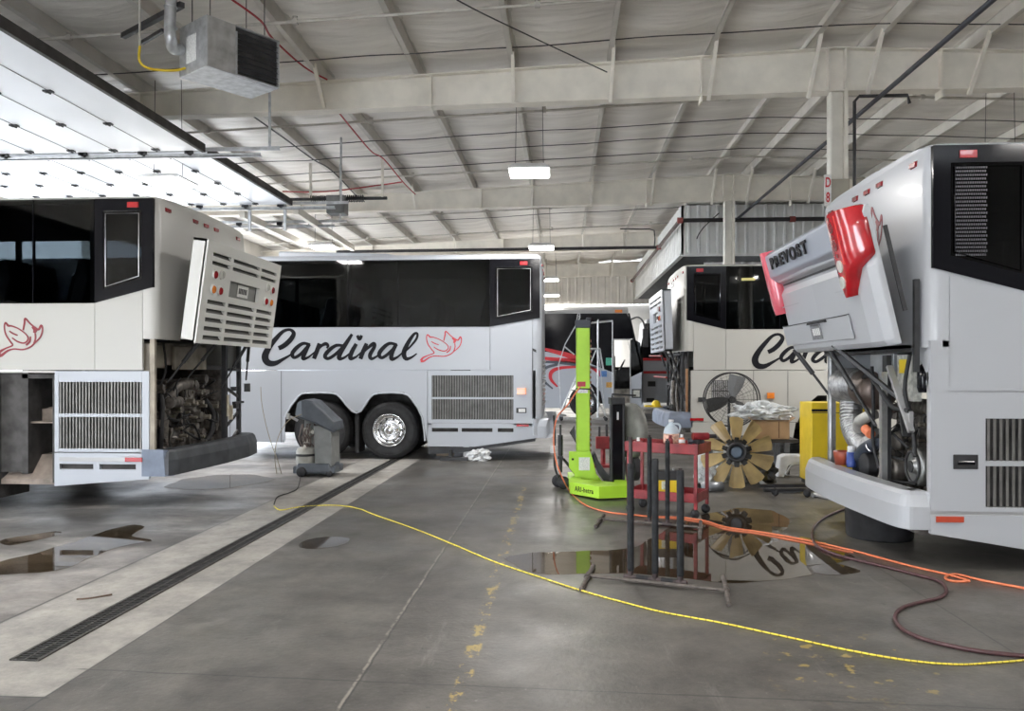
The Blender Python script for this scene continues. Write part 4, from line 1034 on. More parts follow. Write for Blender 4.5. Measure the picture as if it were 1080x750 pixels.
add4('muffler_end', lambda b: b.lathe([(0,-.02),(.10,-.02),(.175,.02),(.185,.08),(.185,.34),(.12,.40),(0,.40)], (.12,1.26,1.56), (0,1,.1), 28), mat('burnt_steel',(.13,.10,.085),.4,metal=.6,var=.3,scale=5), e4)
def flex(b):
    pts = smooth_pts([(.15,2.10,1.42),(.12,2.0,1.20),(.12,1.80,1.05),(.15,1.62,1.0),(.18,1.45,1.1)], 7); 
    for i,p in enumerate(pts): b.torus(p, .095, .02, (Vector(pts[min(i+1,len(pts)-1)])-Vector(pts[max(i-1,0)])), 18, 6)
    b.tube(pts, .095, 16)
add4('foil_duct', flex, alucor, e4)
add4('elbow_pipe', lambda b: b.tube(smooth_pts([(.10,1.75,1.18),(.06,1.62,1.25),(.06,1.48,1.3),(.12,1.38,1.35)]), .055, 12), mat('pale_pipe',(.42,.41,.38),.4,metal=.3,var=.3), e4)
add4('charge_hose', lambda b: b.tube(smooth_pts([(.10,1.75,.72),(.05,1.62,.88),(.05,1.45,1.0),(.10,1.25,1.08),(.2,1.05,1.1)]), .058, 12), mat('blue_black_hose',(.045,.055,.075),.45,var=.4), e4)
add4('hose_clamp', lambda b: b.torus((.06,1.55,.94),.062,.008,(0,1,-.7),20,6), chrome, e4); add4('hose_clamp', lambda b: b.torus((.08,1.33,1.04),.062,.008,(0,1,-.5),20,6), chrome, e4)
add4('orange_sleeve', lambda b: b.cyl((.02,1.22,1.16),(.02,1.36,1.20),.045,n=14), orangeh, e4)
add4('control_box', lambda b: b.box(.10,.16,.92,1.46,1.55,1.92), mat('box_grey',(.42,.43,.44),.4,metal=.3,var=.2), e4, .01)
add4('control_box_label', lambda b: (b.box(.095,.10,1.02,1.12,1.60,1.68), b.box(.095,.10,1.02,1.12,1.72,1.80)), blue, e4)
add4('yellow_label', lambda b: b.box(.08,.085,.58,.74,1.74,1.86), yellow, e4)
add4('filter_housing', lambda b: (b.box(.09,.16,.48,.80,1.50,1.90), ), mat('label_board',(.46,.46,.42),.5,var=.4,scale=25), e4)
add4('reservoir', lambda b: b.lathe([(0,0),(.09,0),(.10,.04),(.10,.2),(.05,.26),(0,.26)], (.16,.32,1.58), (0,0,1), 20), blackgloss, e4)
add4('upper_hose', lambda b: (b.tube(smooth_pts([(.02,1.5,1.62),(-.02,1.2,1.72),(-.02,.95,1.62),(0,.7,1.45),(.03,.4,1.42)]), .022, 8), b.tube(smooth_pts([(.05,.45,1.9),(.03,.5,1.6),(.05,.4,1.3),(.03,.3,1.05)]), .018, 8), b.tube(smooth_pts([(.03,1.22,1.8),(.02,1.16,1.4),(.03,1.2,1.1),(.05,1.1,.85)]), .016, 8)), black, e4)
add4('big_pulley', lambda b: b.lathe([(0,-.05),(.05,-.05),(.06,-.02),(.12,-.015),(.15,-.03),(.165,0),(.155,.02),(.165,.04),(.155,.06),(.165,.08),(0,.08)], (.14,.52,.94), (1,0,0), 32), mat('pulley_bright',(.30,.30,.29),.35,metal=.7,var=.3), e4)
add4('pulley_hub', lambda b: (b.cyl((.08,.52,.94),(.10,.52,.94),.05,n=20), b.torus((.10,.52,.94),.13,.012,(1,0,0),30,6)), blackm, e4)
add4('belt_tensioner', lambda b: (b.lathe([(0,0),(.07,0),(.085,.02),(.085,.06),(0,.06)], (.12,.95,1.12), (1,0,0), 24), b.lathe([(0,0),(.10,0),(.115,.03),(.10,.05),(.115,.07),(.10,.09),(.115,.11),(0,.11)], (.10,.98,.86), (1,0,0), 24)), grime2, e4)
add4('compressor', lambda b: [b.lathe([(0,-.02),(.06,-.02),(.12,0),(.13,.02),(.115,.035),(.13,.05),(.115,.065),(.13,.08),(.12,.11),(0,.11)], (.02,1.42,.84), (1,0,0), 28)], black, e4)
add4('serpentine_belt', lambda b: (b.tube([(.10,.60,1.09),(.10,.98,1.21)],.012,6), b.tube([(.10,.45,.80),(.10,1.4,.72)],.012,6), b.tube([(.10,.68,.98),(.1,1.05,.98)],.012,6), b.tube([(.08,1.1,1.2),(.08,1.5,.95)],.014,6)), black, e4)
add4('panel_bracket', lambda b: (b.box(.02,.05,.38,.46,1.30,1.42), b.bar((.0,.75,1.8),(.02,.35,1.25),.05,.03)), silver, e4)
add4('support_arm', lambda b: (b.bar((-.35,1.15,2.0),(.06,.62,1.5),.045,.03), b.bar((.06,.62,1.55),(.06,.5,1.2),.10,.03)), blackm)
strut(o4, (-.0,1.05,1.25),(-.28,1.5,1.98),.014); strut(o4, (.04,2.48,1.5),(-.3,2.7-.12,2.0),.014); strut(o4, (.02,1.15,1.3),(-.25,1.62,1.98),.012)
# tyre seen through bay skipped: lies behind the skirt
def map4r(x,y,h): k = .0030; return (-.001-h, 1.00-(x-985)*-k*1.0*(-1), 3.27-(y-70)*k*1.35)
bird(t4, S4, map4r, decaldr, 1.2)
# raised rear door with tail lamps; frame F(a along v, b up the door, c outward)
zb_, zt_, ub_, ut_ = 1.98, 3.10, -.19, -.45
Hh = math.hypot(zt_-zb_, ut_-ub_); dd = Vector((ut_-ub_,0,zt_-zb_))/Hh; nn = Vector((-dd.z,0,dd.x)); OO = Vector((ub_,0,zb_))
NE, FE = .02, 2.62
def F4(a,b,c): p = OO+dd*b+nn*c; return (p.x, a, p.z)
def sect(pts): # cross-section (c,b) lofted across with edges pulled in
    rings = []
    for a,k,dc in ((NE,1,-.10),(NE+.06,1,-.04),(NE+.22,1,0),(1.3,1,.02),(FE-.22,1,0),(FE-.06,1,-.04),(FE,1,-.10)):
        rings.append([F4(a,b,max(c+dc*(c>.02),.0 if c<=.02 else .03)) for c,b in pts])
    return rings
m_ = B(); m_.loft(sect([(0,0),(.12,.0),(.15,.05),(.15,.66),(.11,.72),(.11,.77),(.16,.80),(.18,1.0),(.16,1.10),(.12,Hh),(0,Hh)])); door4 = m_.build('raised_rear_door', white4, t4, bevel=.01)
m_ = B(); m_.loft([[F4(a,b,c) for b,c in ((.79,.14),(.87,.218),(1.11,.222),(Hh-.005,.165),(Hh-.005,.1),(.79,.1))] for a in (NE+.34,1.3,FE-.12)]); m_.build('name_band', mat('bluish_band',(.36,.39,.45),.3,metal=.2), door4, bevel=.012)
m_ = B(); m_.prism([(NE+.40,.52),(FE-.12,.52),(FE-.12,.53),(NE+.40,.53)], lambda a,b: F4(a,b,.152), lambda a,b: F4(a,b,.16)); m_.build('crease_line', mat('crease',(.35,.36,.38),.4), door4)
m_ = B(); m_.prism([(NE+.40,.745),(FE-.3,.745),(FE-.3,.765),(NE+.40,.765)], lambda a,b: F4(a,b,.128), lambda a,b: F4(a,b,.135)); m_.build('shadow_gap', blackm, door4)  # black strip paints the shade in the crease below the name band
m_ = B(); m_.prism([(NE+.52,.10),(FE-.06,.10),(FE-.06,.31),(NE+.52,.31)], lambda a,b: F4(a,b,.166), lambda a,b: F4(a,b,.176)); m_.build('plate_panel', white4, door4, bevel=.006)
m_ = B(); m_.prism([(NE+.52,.31),(FE-.06,.31),(FE-.06,.318),(NE+.52,.318)], lambda a,b: F4(a,b,.166), lambda a,b: F4(a,b,.18)); m_.prism([(1.1,.285),(1.65,.285),(1.62,.308),(1.12,.308)], lambda a,b: F4(a,b,.176), lambda a,b: F4(a,b,.20)); m_.build('plate_lamp_bar', blackm, door4)
m_ = B(); m_.prism([(1.30,.13),(1.60,.13),(1.60,.28),(1.30,.28)], lambda a,b: F4(a,b,.178), lambda a,b: F4(a,b,.184)); m_.build('license_plate', mat('dark_plate',(.18,.18,.19),.5,var=.5,scale=40), door4)
m_ = B()
for i in range(5): m_.prism([(1.34+i*.045,.17),(1.365+i*.045,.17),(1.365+i*.045,.24),(1.34+i*.045,.24)], lambda a,b: F4(a,b,.183), lambda a,b: F4(a,b,.187))
m_.build('plate_marks', labelw, door4)
# tail lamps
def cofa(a): return .245-.16*(max(0,(.13-a)/.13))**2
LV = [(1.165,.05,.29),(1.15,.015,.32),(1.0,.0,.335),(.83,.0,.34),(.76,.0,.34),(.67,.11,.34),(.57,.18,.33),(.50,.23,.31),(.455,.262,.285)]
def lens(b, near, sc=1.):
    f = (lambda a: NE-.005+a*sc) if near else (lambda a: FE+.005-a*sc)
    rings = []
    for bb, lo, hi in LV:
        A = [lo+(hi-lo)*k/7 for k in range(8)]
        rings.append([F4(f(a), bb, cofa(a)) for a in A]+[F4(f(a), bb, .04) for a in (A[-1],A[0])])
    b.loft(rings, smooth=True)
m_ = B(); lens(m_, True); ln = m_.build('tail_lamp', red, door4)
for bb, r_ in ((1.05,.05),(.90,.05),(1.12,.018),(.975,.018),(.81,.018)):
    m_ = B(); p = F4(NE+.24,bb,.235); q = F4(NE+.24,bb,.252); m_.cyl(p,q,r_,n=20); m_.build('lamp_element', darkred, ln)
for aa, bb in ((.235,.72),(.262,.585)):
    m_ = B(); m_.cyl(F4(NE+aa,bb,.235), F4(NE+aa,bb,.256), .052, n=22); m_.build('reverse_lamp', clearl, ln)
m_ = B(); m_.prism([(.13,.72),(.145,.72),(.145,1.13),(.13,1.13)], lambda a,b: F4(NE+a,b,.235), lambda a,b: F4(NE+a,b,.250)); m_.build('lamp_ridge', mat('bright_red_lens',(.75,.06,.05),.15,coat=.6), ln)
m_ = B(); lens(m_, False, .55); m_.build('tail_lamp', mat('pinkish_lens',(.70,.12,.16),.2,var=.1,coat=.5), door4)
m_ = B(); m_.box(-.06,-.02,.10,.14,1.75,2.5); 
m_.prism([(.0,.25),(.02,.25),(.02,.95),(.0,.95)], lambda a,b: F4(NE+a,b,-.10), lambda a,b: F4(NE+a,b,-.07)); m_.build('hinge_rail', blackm, door4)
# maker's name: text plane at constant c, reading left to right from the far side to the near side
def textM(acen, bcen, c):
    S = S4
    ex = (S.to_3x3() @ Vector((0,-1,0))).normalized(); ey = (S.to_3x3() @ dd).normalized(); ez = ex.cross(ey)
    o_ = S @ Vector(F4(acen,bcen,c)); M = Matrix((( ex.x,ey.x,ez.x,o_.x),(ex.y,ey.y,ez.y,o_.y),(ex.z,ey.z,ez.z,o_.z),(0,0,0,1))); return M
text_mesh('PREVOST', .165, .006, textM(1.62,1.0,.236), 'name_lettering', decalk, door4, .006, 1.45, 1.38)

# ------------------------------------------------------------------ coach 5 (dark, far) - front towards the right
LB = 12.6
c5 = thing('motorcoach', 'distant coach with black upper half, red and grey swooshes and an open front door', 'bus', (2.75, 27.0, 0))
S5 = Matrix.Diagonal((-1,1,1,1))
def B5(): return MB(S5)
H5 = 3.72
def fu(z): # front profile: u of the nose at height z
    return 0 if z < 1.9 else (z-1.9)*.16
prof5 = [(.9,.30),(0.06,.30),(0,.6),(0,1.9),(.10,2.5),(.30,3.3),(.45,3.6),(.75,H5),(LB,H5),(LB,.3),(4.05,.3),(3.9,.95),(3.55,1.15),(3.05,1.15),(2.7,.95),(2.55,.3),(1.75,.3),(1.75,2.55),(.95,2.55)]
m_ = B5(); m_.prism([(1.0,1.5),(1.9,1.85),(3.2,2.2),(5,2.37),(LB,2.37),(LB,.3),(2.62,.3),(2.5,.85),(2.25,1.12),(1.7,1.12),(1.42,.85),(1.33,.3),(1.0,.3)], lambda a,b: (a,0,b), lambda a,b: (a,.05,b)); m_.build('lower_side_panel', white, c5)
m_ = B5(); m_.prism([(1.0,1.5),(1.9,1.85),(3.2,2.2),(5,2.37),(LB,2.37),(LB,3.5),(.55,3.5),(.40,3.2),(.32,2.65),(1.0,2.6)], lambda a,b: (a,-.004,b), lambda a,b: (a,.04,b)); m_.build('side_glass', blackgloss, c5)
m_ = B5(); m_.prism([(.06,.30),(0,.6),(0,1.55),(.42,1.35),(.42,.30)], lambda a,b: (a,0,b), lambda a,b: (a,.05,b)); m_.build('front_corner_panel', white, c5)
m_ = B5(); m_.prism([(0,1.55),(.0,1.9),(.10,2.5),(.34,2.65),(.42,2.6),(.42,1.35)], lambda a,b: (a,0,b), lambda a,b: (a,.04,b)); m_.build('front_side_window', glassq, c5)
m_ = B5(); m_.box(0,.05,0.0,W,.35,1.5); m_.build('front_panel', white, c5)
m_ = B5(); m_.loft([[(u,v,z) for v,z_ in ((0,0),(W,0)) for z in ((1.5,),)[0]] for u in (0,)] ) if False else m_.hull8([(0,0,1.5),(.05,0,1.5),(.05,W,1.5),(0,W,1.5),(.45,0,3.5),(.52,0,3.5),(.52,W,3.5),(.45,W,3.5)]); m_.build('windshield', glassq, c5)
m_ = B5(); m_.loft([[(u, W/2+(v-W/2), z) for v,z in ((0,3.5),(.03,3.62),(.2,H5),(W-.2,H5),(W-.03,3.62),(W,3.5))] for u in (.5,LB)]); m_.build('roof', silver, c5)
m_ = B5(); m_.box(2.7,LB-.1,.3,W-.04,.5,3.4); m_.build('cabin_core', intm, c5)
m_ = B5(); m_.box(LB-.05,LB,0,W,.3,3.5); m_.build('far_end_panel', white, c5)
m_ = B5(); m_.box(.05,1.9,W-.05,W,.35,1.7); m_.build('driver_side_panel', baydark, c5)
m_ = B5(); m_.box(.3,1.05,.3,W-.1,.42,.60); m_.hull8([(.45,.1,.35),(1.0,.1,.35),(1.0,.6,.35),(.45,.6,.35),(.45,.3,.95),(1.0,.3,.95),(1.0,.6,.95),(.45,.6,.95)]); m_.build('entry_steps', baypanel, c5)
m_ = B5(); m_.box(.42,.45,-.01,.06,.35,2.6); m_.box(.97,1.0,-.01,.06,.35,2.6); m_.box(.42,1.0,-.01,.06,2.6,2.64); m_.build('door_frame', silver, c5)
m_ = B5(); m_.torus((.60,1.5,1.75), .22, .02, (1,0,.5), 24, 6); m_.box(.4,.8,1.0,2.2,1.2,1.6); m_.build('steering_wheel', blackm, c5)
m_ = B5(); m_.box(.85,1.2,1.2,1.7,1.0,2.1); m_.build('driver_seat', seatm, c5, bevel=.05)
m_ = B5(); m_.box(.08,.38,-.015,0,.65,.95); m_.build('headlamp_surround', blackm, c5)
m_ = B5(); m_.box(.12,.34,-.02,-.014,.69,.91); m_.build('side_lamp', clearl, c5)
m_ = B5(); m_.tube(smooth_pts([(.40,-.02,3.3),(.20,-.25,3.35),(.05,-.40,3.2),(-.02,-.42,2.9)]), .03, 8); m_.box(-.12,.06,-.52,-.36,2.35,2.95); m_.build('mirror', blackm, c5, bevel=.02)
m_ = B5(); m_.box(.70,.95,-.03,0,3.52,3.62); m_.build('marker_lamp', orangel, c5)
m_ = B5(); m_.prism([(1.3,.35),(1.02,.35),(1.02,1.25),(1.3,1.25)], lambda a,b: (a,-.004,b), lambda a,b: (a,0,b)) ; m_.build('locker_door', white, c5)
for args, mm, nm in (((1.22,1.45,-.014,-.005,1.36,1.56),mat('blue_sign',(.12,.25,.55),.5,var=.3,scale=30),'blue_sticker'),((1.04,1.24,-.012,-.005,1.0,1.18),mat('orange_sign',(.65,.35,.08),.5,var=.4,scale=30),'orange_sticker'),((1.05,1.25,-.014,-.008,1.75,2.0),mat('green_sign',(.10,.45,.32),.5,var=.3,scale=30),'green_sticker')):
    m_ = B5(); m_.box(*args); m_.build(nm, mm, c5)
for u in (1.96, 8.9, 10.1): wheel(c5, -1, u, .05, detail=False)
def f5(px,py,h): p = atY(px,py,27.0); return (-(p.x-2.75), -.006-h, p.z)
for pts, mm in (([(566,366,2),(585,371,5),(605,377,7),(622,387,3)],decalr),([(566,377,3),(585,379,5),(606,381,6),(622,385,3)],decalr),([(566,382,2),(585,382,4),(605,384,5),(630,388,3)],decalg),
                ([(588,408,2),(581,400,4),(582,392,5),(592,388,4),(610,387,3),(622,387,3),(633,394,5),(632,397,1)],decalr),([(583,410,2),(575,403,3),(572,396,4),(576,388,4),(590,384,3)],decalg)):
    m_ = B5(); stroke(m_, [(x,y,w*.8) for x,y,w in pts], f5, .004, 1); m_.build('swoosh', mm, c5)
# coach 6, mostly hidden
c6 = thing('motorcoach', 'farthest white coach with red stripes, only a slice visible beside the raised louvred door', 'bus', (3.0, 31.2, 0))
def B6(): return MB()
m_ = B6(); m_.prism([(0,.5),(.05,.32),(12,.32),(12,2.0),(0.0,2.0)], lambda a,b: (a,0,b), lambda a,b: (a,.05,b)); m_.build('side_panel', white, c6)
m_ = B6(); m_.prism([(0,2.0),(12,2.0),(12,3.4),(.25,3.4)], lambda a,b: (a,-.005,b), lambda a,b: (a,.04,b)); m_.build('side_glass', blackgloss, c6)
m_ = B6(); m_.hull8([(0,.05,.35),(11.9,.05,.35),(11.9,W,.35),(0,W,.35),(.3,.05,3.58),(11.9,.05,3.58),(11.9,W,3.58),(.3,W,3.58)]); m_.build('body', white, c6, bevel=.06)
for z in (1.95,1.45): 
    m_ = B6(); m_.box(.02,12,-.012,0,z,z+.10); m_.build('red_stripe', decalr, c6)
m_ = B6(); m_.box(.35,.65,-.02,-.0,.95,1.15); m_.box(.3,.6,-.02,0,.35,.5); m_.box(1.3,1.31,-.01,0,.4,1.9); m_.build('locker_latch', blackm, c6)
for u in (2.6, 9.2): wheel(c6, 1, u, .04, detail=False)
# ================================================================== THINGS ON THE FLOOR
def T(name, label, cat, px, py, rotz=0, group=None, z=0):
    g = G(px, py, z); return thing(name, label, cat, (g.x, g.y, z), rotz, group)
# ---- water
def watermat():
    m = bpy.data.materials.new('water_film'); m.use_nodes = True
    nt = m.node_tree; N = nt.nodes; Lk = nt.links; N.remove(N['Principled BSDF'])
    tr = N.new('ShaderNodeBsdfTransparent'); tr.inputs[0].default_value = (.74,.69,.62,1)
    gl = N.new('ShaderNodeBsdfGlossy'); gl.inputs['Roughness'].default_value = .015; gl.inputs[0].default_value = (1,1,1,1)
    fr = N.new('ShaderNodeFresnel'); fr.inputs['IOR'].default_value = 1.45
    tc = N.new('ShaderNodeTexCoord'); nz = N.new('ShaderNodeTexNoise'); nz.inputs['Scale'].default_value = 2.5
    bp = N.new('ShaderNodeBump'); bp.inputs['Strength'].default_value = .03; bp.inputs['Distance'].default_value = .01
    Lk.new(tc.outputs['Object'], nz.inputs['Vector']); Lk.new(nz.outputs['Fac'], bp.inputs['Height']); Lk.new(bp.outputs['Normal'], gl.inputs['Normal'])
    mx = N.new('ShaderNodeMixShader'); ge = N.new('ShaderNodeNewGeometry'); sb_ = N.new('ShaderNodeMath'); sb_.operation = 'SUBTRACT'; sb_.inputs[0].default_value = 1; Lk.new(ge.outputs['Backfacing'], sb_.inputs[1]); mu_ = N.new('ShaderNodeMath'); mu_.operation = 'MULTIPLY'; Lk.new(fr.outputs[0], mu_.inputs[0]); Lk.new(sb_.outputs[0], mu_.inputs[1]); Lk.new(mu_.outputs[0], mx.inputs[0]); Lk.new(tr.outputs[0], mx.inputs[1]); Lk.new(gl.outputs[0], mx.inputs[2])
    Lk.new(mx.outputs[0], N['Material Output'].inputs['Surface']); return m
water = watermat()
def puddle(pix, label, jit=.035, seed=1):
    r_ = random.Random(seed); P_ = [G(x,y) for x,y in pix]; out = []
    for i, a in enumerate(P_):
        b = P_[(i+1)%len(P_)]; L = (b-a).length; n = max(2, int(L/.09))
        for k in range(n):
            q = a.lerp(b, k/n); out.append((q.x+r_.uniform(-jit,jit), q.y+r_.uniform(-jit,jit)))
    cx = sum(p[0] for p in out)/len(out); cy = sum(p[1] for p in out)/len(out)
    sm = []
    n = len(out)
    for i in range(n): 
        a, b, c = out[i-1], out[i], out[(i+1)%n]; sm.append(((a[0]+2*b[0]+c[0])/4-cx, (a[1]+2*b[1]+c[1])/4-cy))
    mb = MB(); mb.prism(sm, lambda x,y: (x,y,.0015), lambda x,y: (x,y,.004))
    o = mb.build('puddle', water, loc=(cx,cy,0)); return tag(o, label, 'puddle')
puddle([(528,589),(560,583),(640,581),(672,577),(700,560),(735,545),(775,536),(815,538),(835,550),(825,562),(870,572),(905,588),(885,594),(845,596),(860,606),(820,612),(770,616),(725,610),(690,607),(640,605),(580,606),(548,602)],
       'large puddle between the black foam stands reflecting the coach and fan', seed=3)
puddle([(-10,597),(10,590),(40,583),(78,572),(110,560),(140,553),(152,556),(138,566),(165,570),(120,578),(95,590),(60,603),(20,606),(-20,608)], 'puddle in front of the left coach, by the left frame edge', seed=4)
puddle([(170,514),(195,505),(230,501),(270,501),(292,505),(270,511),(235,516),(200,517)], 'bright puddle behind the dark bumper of the left coach', seed=5)
puddle([(-5,572),(20,566),(60,560),(72,563),(40,570),(10,577)], 'thin pale puddle left of the larger left puddle', seed=8)
puddle([(312,578),(322,570),(345,566),(372,568),(360,576),(335,580)], 'small puddle right of the drain', .02, 6)
puddle([(850,598),(880,593),(905,600),(912,604),(880,607),(858,605)], 'small dark wet patch under the orange hose on the right', .02, 7)

# ---- trench drain
tdx0, tdx1, tdy0, tdy1 = -3.03, -2.86, 4.20, 16.5
td = thing('trench_drain', 'long narrow slotted black floor drain grate running away from the camera', 'drain', (tdx0, tdy0, 0))
mb = MB(); mb.box(0, tdx1-tdx0, 0, tdy1-tdy0, .0005, .0015); mb.build('channel', mat('drain_black',(.008,.008,.008),.8), td)
mb = MB(); w_ = tdx1-tdx0; Ld = tdy1-tdy0
n = int(Ld/.034)
for i in range(n):
    y = i*.034; mb.box(.022, w_-.022, y, y+.013, .0015, .008)
mb.build('grate_bars', mat('cast_iron',(.035,.033,.032),.5,metal=.3,var=.5,scale=20), td)
mb = MB(); mb.box(0,.02,0,Ld,.0015,.009); mb.box(w_-.02,w_,0,Ld,.0015,.009); mb.box(w_/2-.006,w_/2+.006,0,Ld,.0015,.0085); mb.build('grate_frame', mat('cast_iron_edge',(.06,.055,.05),.5,metal=.3,var=.5,scale=20), td)

# ---- cords and hoses
def floorline(name, pix, r, m, label, cat, lift=None, twist=False, k=8):
    pts = []
    for p in pix:
        if len(p) == 2: g = G(p[0], p[1], r); pts.append((g.x, g.y, r+.001))
        else: g = atY(p[0], p[1], p[2]); pts.append((g.x, g.y, g.z))
    S_ = smooth_pts(pts, k)
    mb = MB(); mb.tube(S_, r, 8); o = mb.build(name, m)
    return tag(o, label, cat), S_
stripe = mat('yellow_cable',(0,0,0))
o, S_ = floorline('extension_cord', [(289,534),(296,538),(315,535),(345,533),(365,534),(380,537),(395,543),(435,557),(475,573),(520,592),(570,609),(620,625),(660,636),(700,646),(760,657),(830,672),(900,687),(960,697),(1010,701),(1050,699),(1100,695)], .006, yellowc, 'long yellow extension cord winding across the floor from left to right', 'cord')
mb = MB()
for a, b in zip(S_[::1], S_[1::1]):
    a=Vector(a); b=Vector(b); L=(b-a).length; kk=max(1,int(L/.05))
    for i in range(kk):
        c=a.lerp(b,i/kk); d=a.lerp(b,(i+.18)/kk); mb.tube([c,d], .0063, 6)
t_ = mb.build('cord_stripe', blackm); t_.parent = o; t_['kind'] = 'stuff'
floorline('cord', [(289,532),(293,524),(305,520),(313,516),(316,508),(317,500),(318,494)], .006, black, 'short black cord between the yellow cord and the refrigerant machine', 'cord')
floorline('air_hose', [(612,408,10.0),(606,416,10.05),(598,428,10.1),(589,438,10.2),(585,450,10.2),(584,468,10.1),(587,488,9.95),(594,506,9.9),(603,521),(618,533),(640,540),(665,543),(690,545),(720,546),(745,550),(765,556),(800,561),(830,566),(865,573),(900,581),(930,589),(960,597),(990,604),(1006,608),(1022,613),(1004,613),(997,609),(1008,606),(1030,611),(1055,616),(1100,624)], .0095, orangeh, 'orange air hose hooked on the lime green lift and running right over the puddle', 'hose')
floorline('air_hose', [(690,546),(720,548),(745,552),(765,558),(800,563),(832,569),(866,576),(900,583)], .008, mat('orange_hose2',(.60,.17,.08),.5,var=.1), 'second orange hose lying beside the first one over the puddle', 'hose')
floorline('drain_hose', [(902,534),(885,539),(868,547),(858,557),(857,567),(863,577),(885,586),(930,597),(965,606),(990,613),(998,622),(992,630),(972,635),(952,641),(944,650),(949,661),(968,672),(1000,681),(1040,688),(1100,694)], .013, darkh, 'dark maroon hose curling out from beneath the right coach', 'hose')
floorline('thin_wire', [(275,408,11.2),(276,425,11.2),(281,450,11.2),(287,470,11.3),(293,486,11.4),(297,500)], .005, mat('tan_wire',(.33,.28,.20),.5), 'thin tan wire hanging down from the left coach to the floor', 'wire')
floorline('thin_wire', [(318,437,11.6),(305,443,11.5),(296,455,11.4),(291,470,11.4),(290,485,11.5),(292,500)], .005, mat('tan_wire',(.33,.28,.20),.5), 'thin tan wire drooping from the refrigerant machine to the floor', 'wire')
floorline('thin_wire', [(680,432,17.0),(673,440,14.),(664,455,11.2),(660,470,9.6)], .006, black, 'thin black cord running from the yellow cap down to the red cart', 'wire')

# ---- refrigerant machine
rm = T('refrigerant_machine', 'grey wheeled service machine with pale tank standing in front of the coach wheels', 'machine', 334, 501, .0)
def rb(): return MB()
k_ = 1/70.6
def rX(px): return (px-334)*k_
def rZ(py): return (501-py)*k_
mb = rb(); mb.box(rX(313),rX(358),-.22,.26,rZ(498),rZ(490)); mb.loft([[(rX(316),-.25,rZ(496)),(rX(354),-.25,rZ(496)),(rX(360),.1,rZ(496)),(rX(318),.3,rZ(496))],[(rX(318),-.22,rZ(487)),(rX(352),-.22,rZ(487)),(rX(357),.1,rZ(487)),(rX(320),.28,rZ(487))]]); mb.build('base', dgreymach, rm, bevel=.02)
mb = rb(); mb.prism([(rX(336),rZ(490)),(rX(355),rZ(490)),(rX(354),rZ(452)),(rX(346),rZ(446)),(rX(335),rZ(447))], lambda a,b:(a,-.20,b), lambda a,b:(a,.24,b)); mb.box(rX(318),rX(337),.10,.24,rZ(490),rZ(440)); mb.build('cabinet', greymach, rm, bevel=.02)
mb = rb(); mb.prism([(rX(315),rZ(437)),(rX(318),rZ(422)),(rX(326),rZ(419.5)),(rX(334),rZ(421)),(rX(358),rZ(443)),(rX(360),rZ(452)),(rX(357),rZ(455)),(rX(338),rZ(445)),(rX(322),rZ(440))], lambda a,b:(a,-.24,b), lambda a,b:(a,.25,b)); mb.build('hood', dgreymach, rm, bevel=.035)
mb = rb(); mb.prism([(rX(317),rZ(436)),(rX(319),rZ(423)),(rX(323),rZ(421)),(rX(324),rZ(438))], lambda a,b:(a,-.256,b), lambda a,b:(a,-.24,b)); mb.build('display_panel', mat('panel_sheen',(.25,.28,.32),.2,coat=.5), rm)
mb = rb(); mb.lathe([(0,0),(.13,.0),(.145,.02),(.145,.20),(.12,.25),(.05,.27),(.03,.30),(0,.30)], (rX(323.5),-.05,rZ(489)), (0,0,1), 28); mb.build('refrigerant_tank', tank, rm)
mb = rb(); mb.lathe([(.147,0),(.150,.005),(.150,.03),(.147,.035)], (rX(323.5),-.05,rZ(480)), (0,0,1), 28); mb.build('tank_strap', black, rm)
for px, dy in ((323,-.25),(352,-.22)):
    mb = rb(); r_ = .075 if px < 330 else .05; mb.lathe([(0,-.03),(r_*.5,-.03),(r_*.6,-.02),(r_*.85,-.025),(r_,-.01),(r_,.03),(0,.03)], (rX(px),dy,r_), (0,1,0), 22); mb.build('wheel', black, rm)
mb = rb(); mb.lathe([(0,-.03),(.05,-.03),(.05,.03),(0,.03)], (rX(316),.05,.05), (0,1,0), 18); mb.build('wheel', black, rm)
mb = rb()
rr = random.Random(2)
for i in range(9):
    x0 = rX(320+rr.random()*14); mb.tube(smooth_pts([(x0,-.1,rZ(446)),(x0+rr.uniform(-.05,.05),-.18,rZ(455)),(x0+rr.uniform(-.08,.08),-.15,rZ(462)),(x0,-.1,rZ(470))],5), .010, 6)
mb.build('service_hoses', mat('hose_brown',(.12,.09,.08),.5,var=.3), rm)
mb = rb(); mb.box(rX(322),rX(330),-.14,-.04,rZ(466),rZ(450)); mb.cyl((rX(326),-.16,rZ(452)),(rX(326),-.10,rZ(452)),.035,n=16); mb.cyl((rX(333),-.16,rZ(454)),(rX(333),-.10,rZ(454)),.03,n=16); mb.build('valve_block', tank, rm, bevel=.006)
mb = rb(); mb.tube(smooth_pts([(rX(318),-.2,rZ(442)),(rX(312),-.24,rZ(438)),(rX(307),-.25,rZ(437))],4), .02, 8); mb.cyl((rX(309),-.25,rZ(440)),(rX(309),-.25,rZ(434)), .03, n=12); mb.build('hose_coupler', silver, rm)

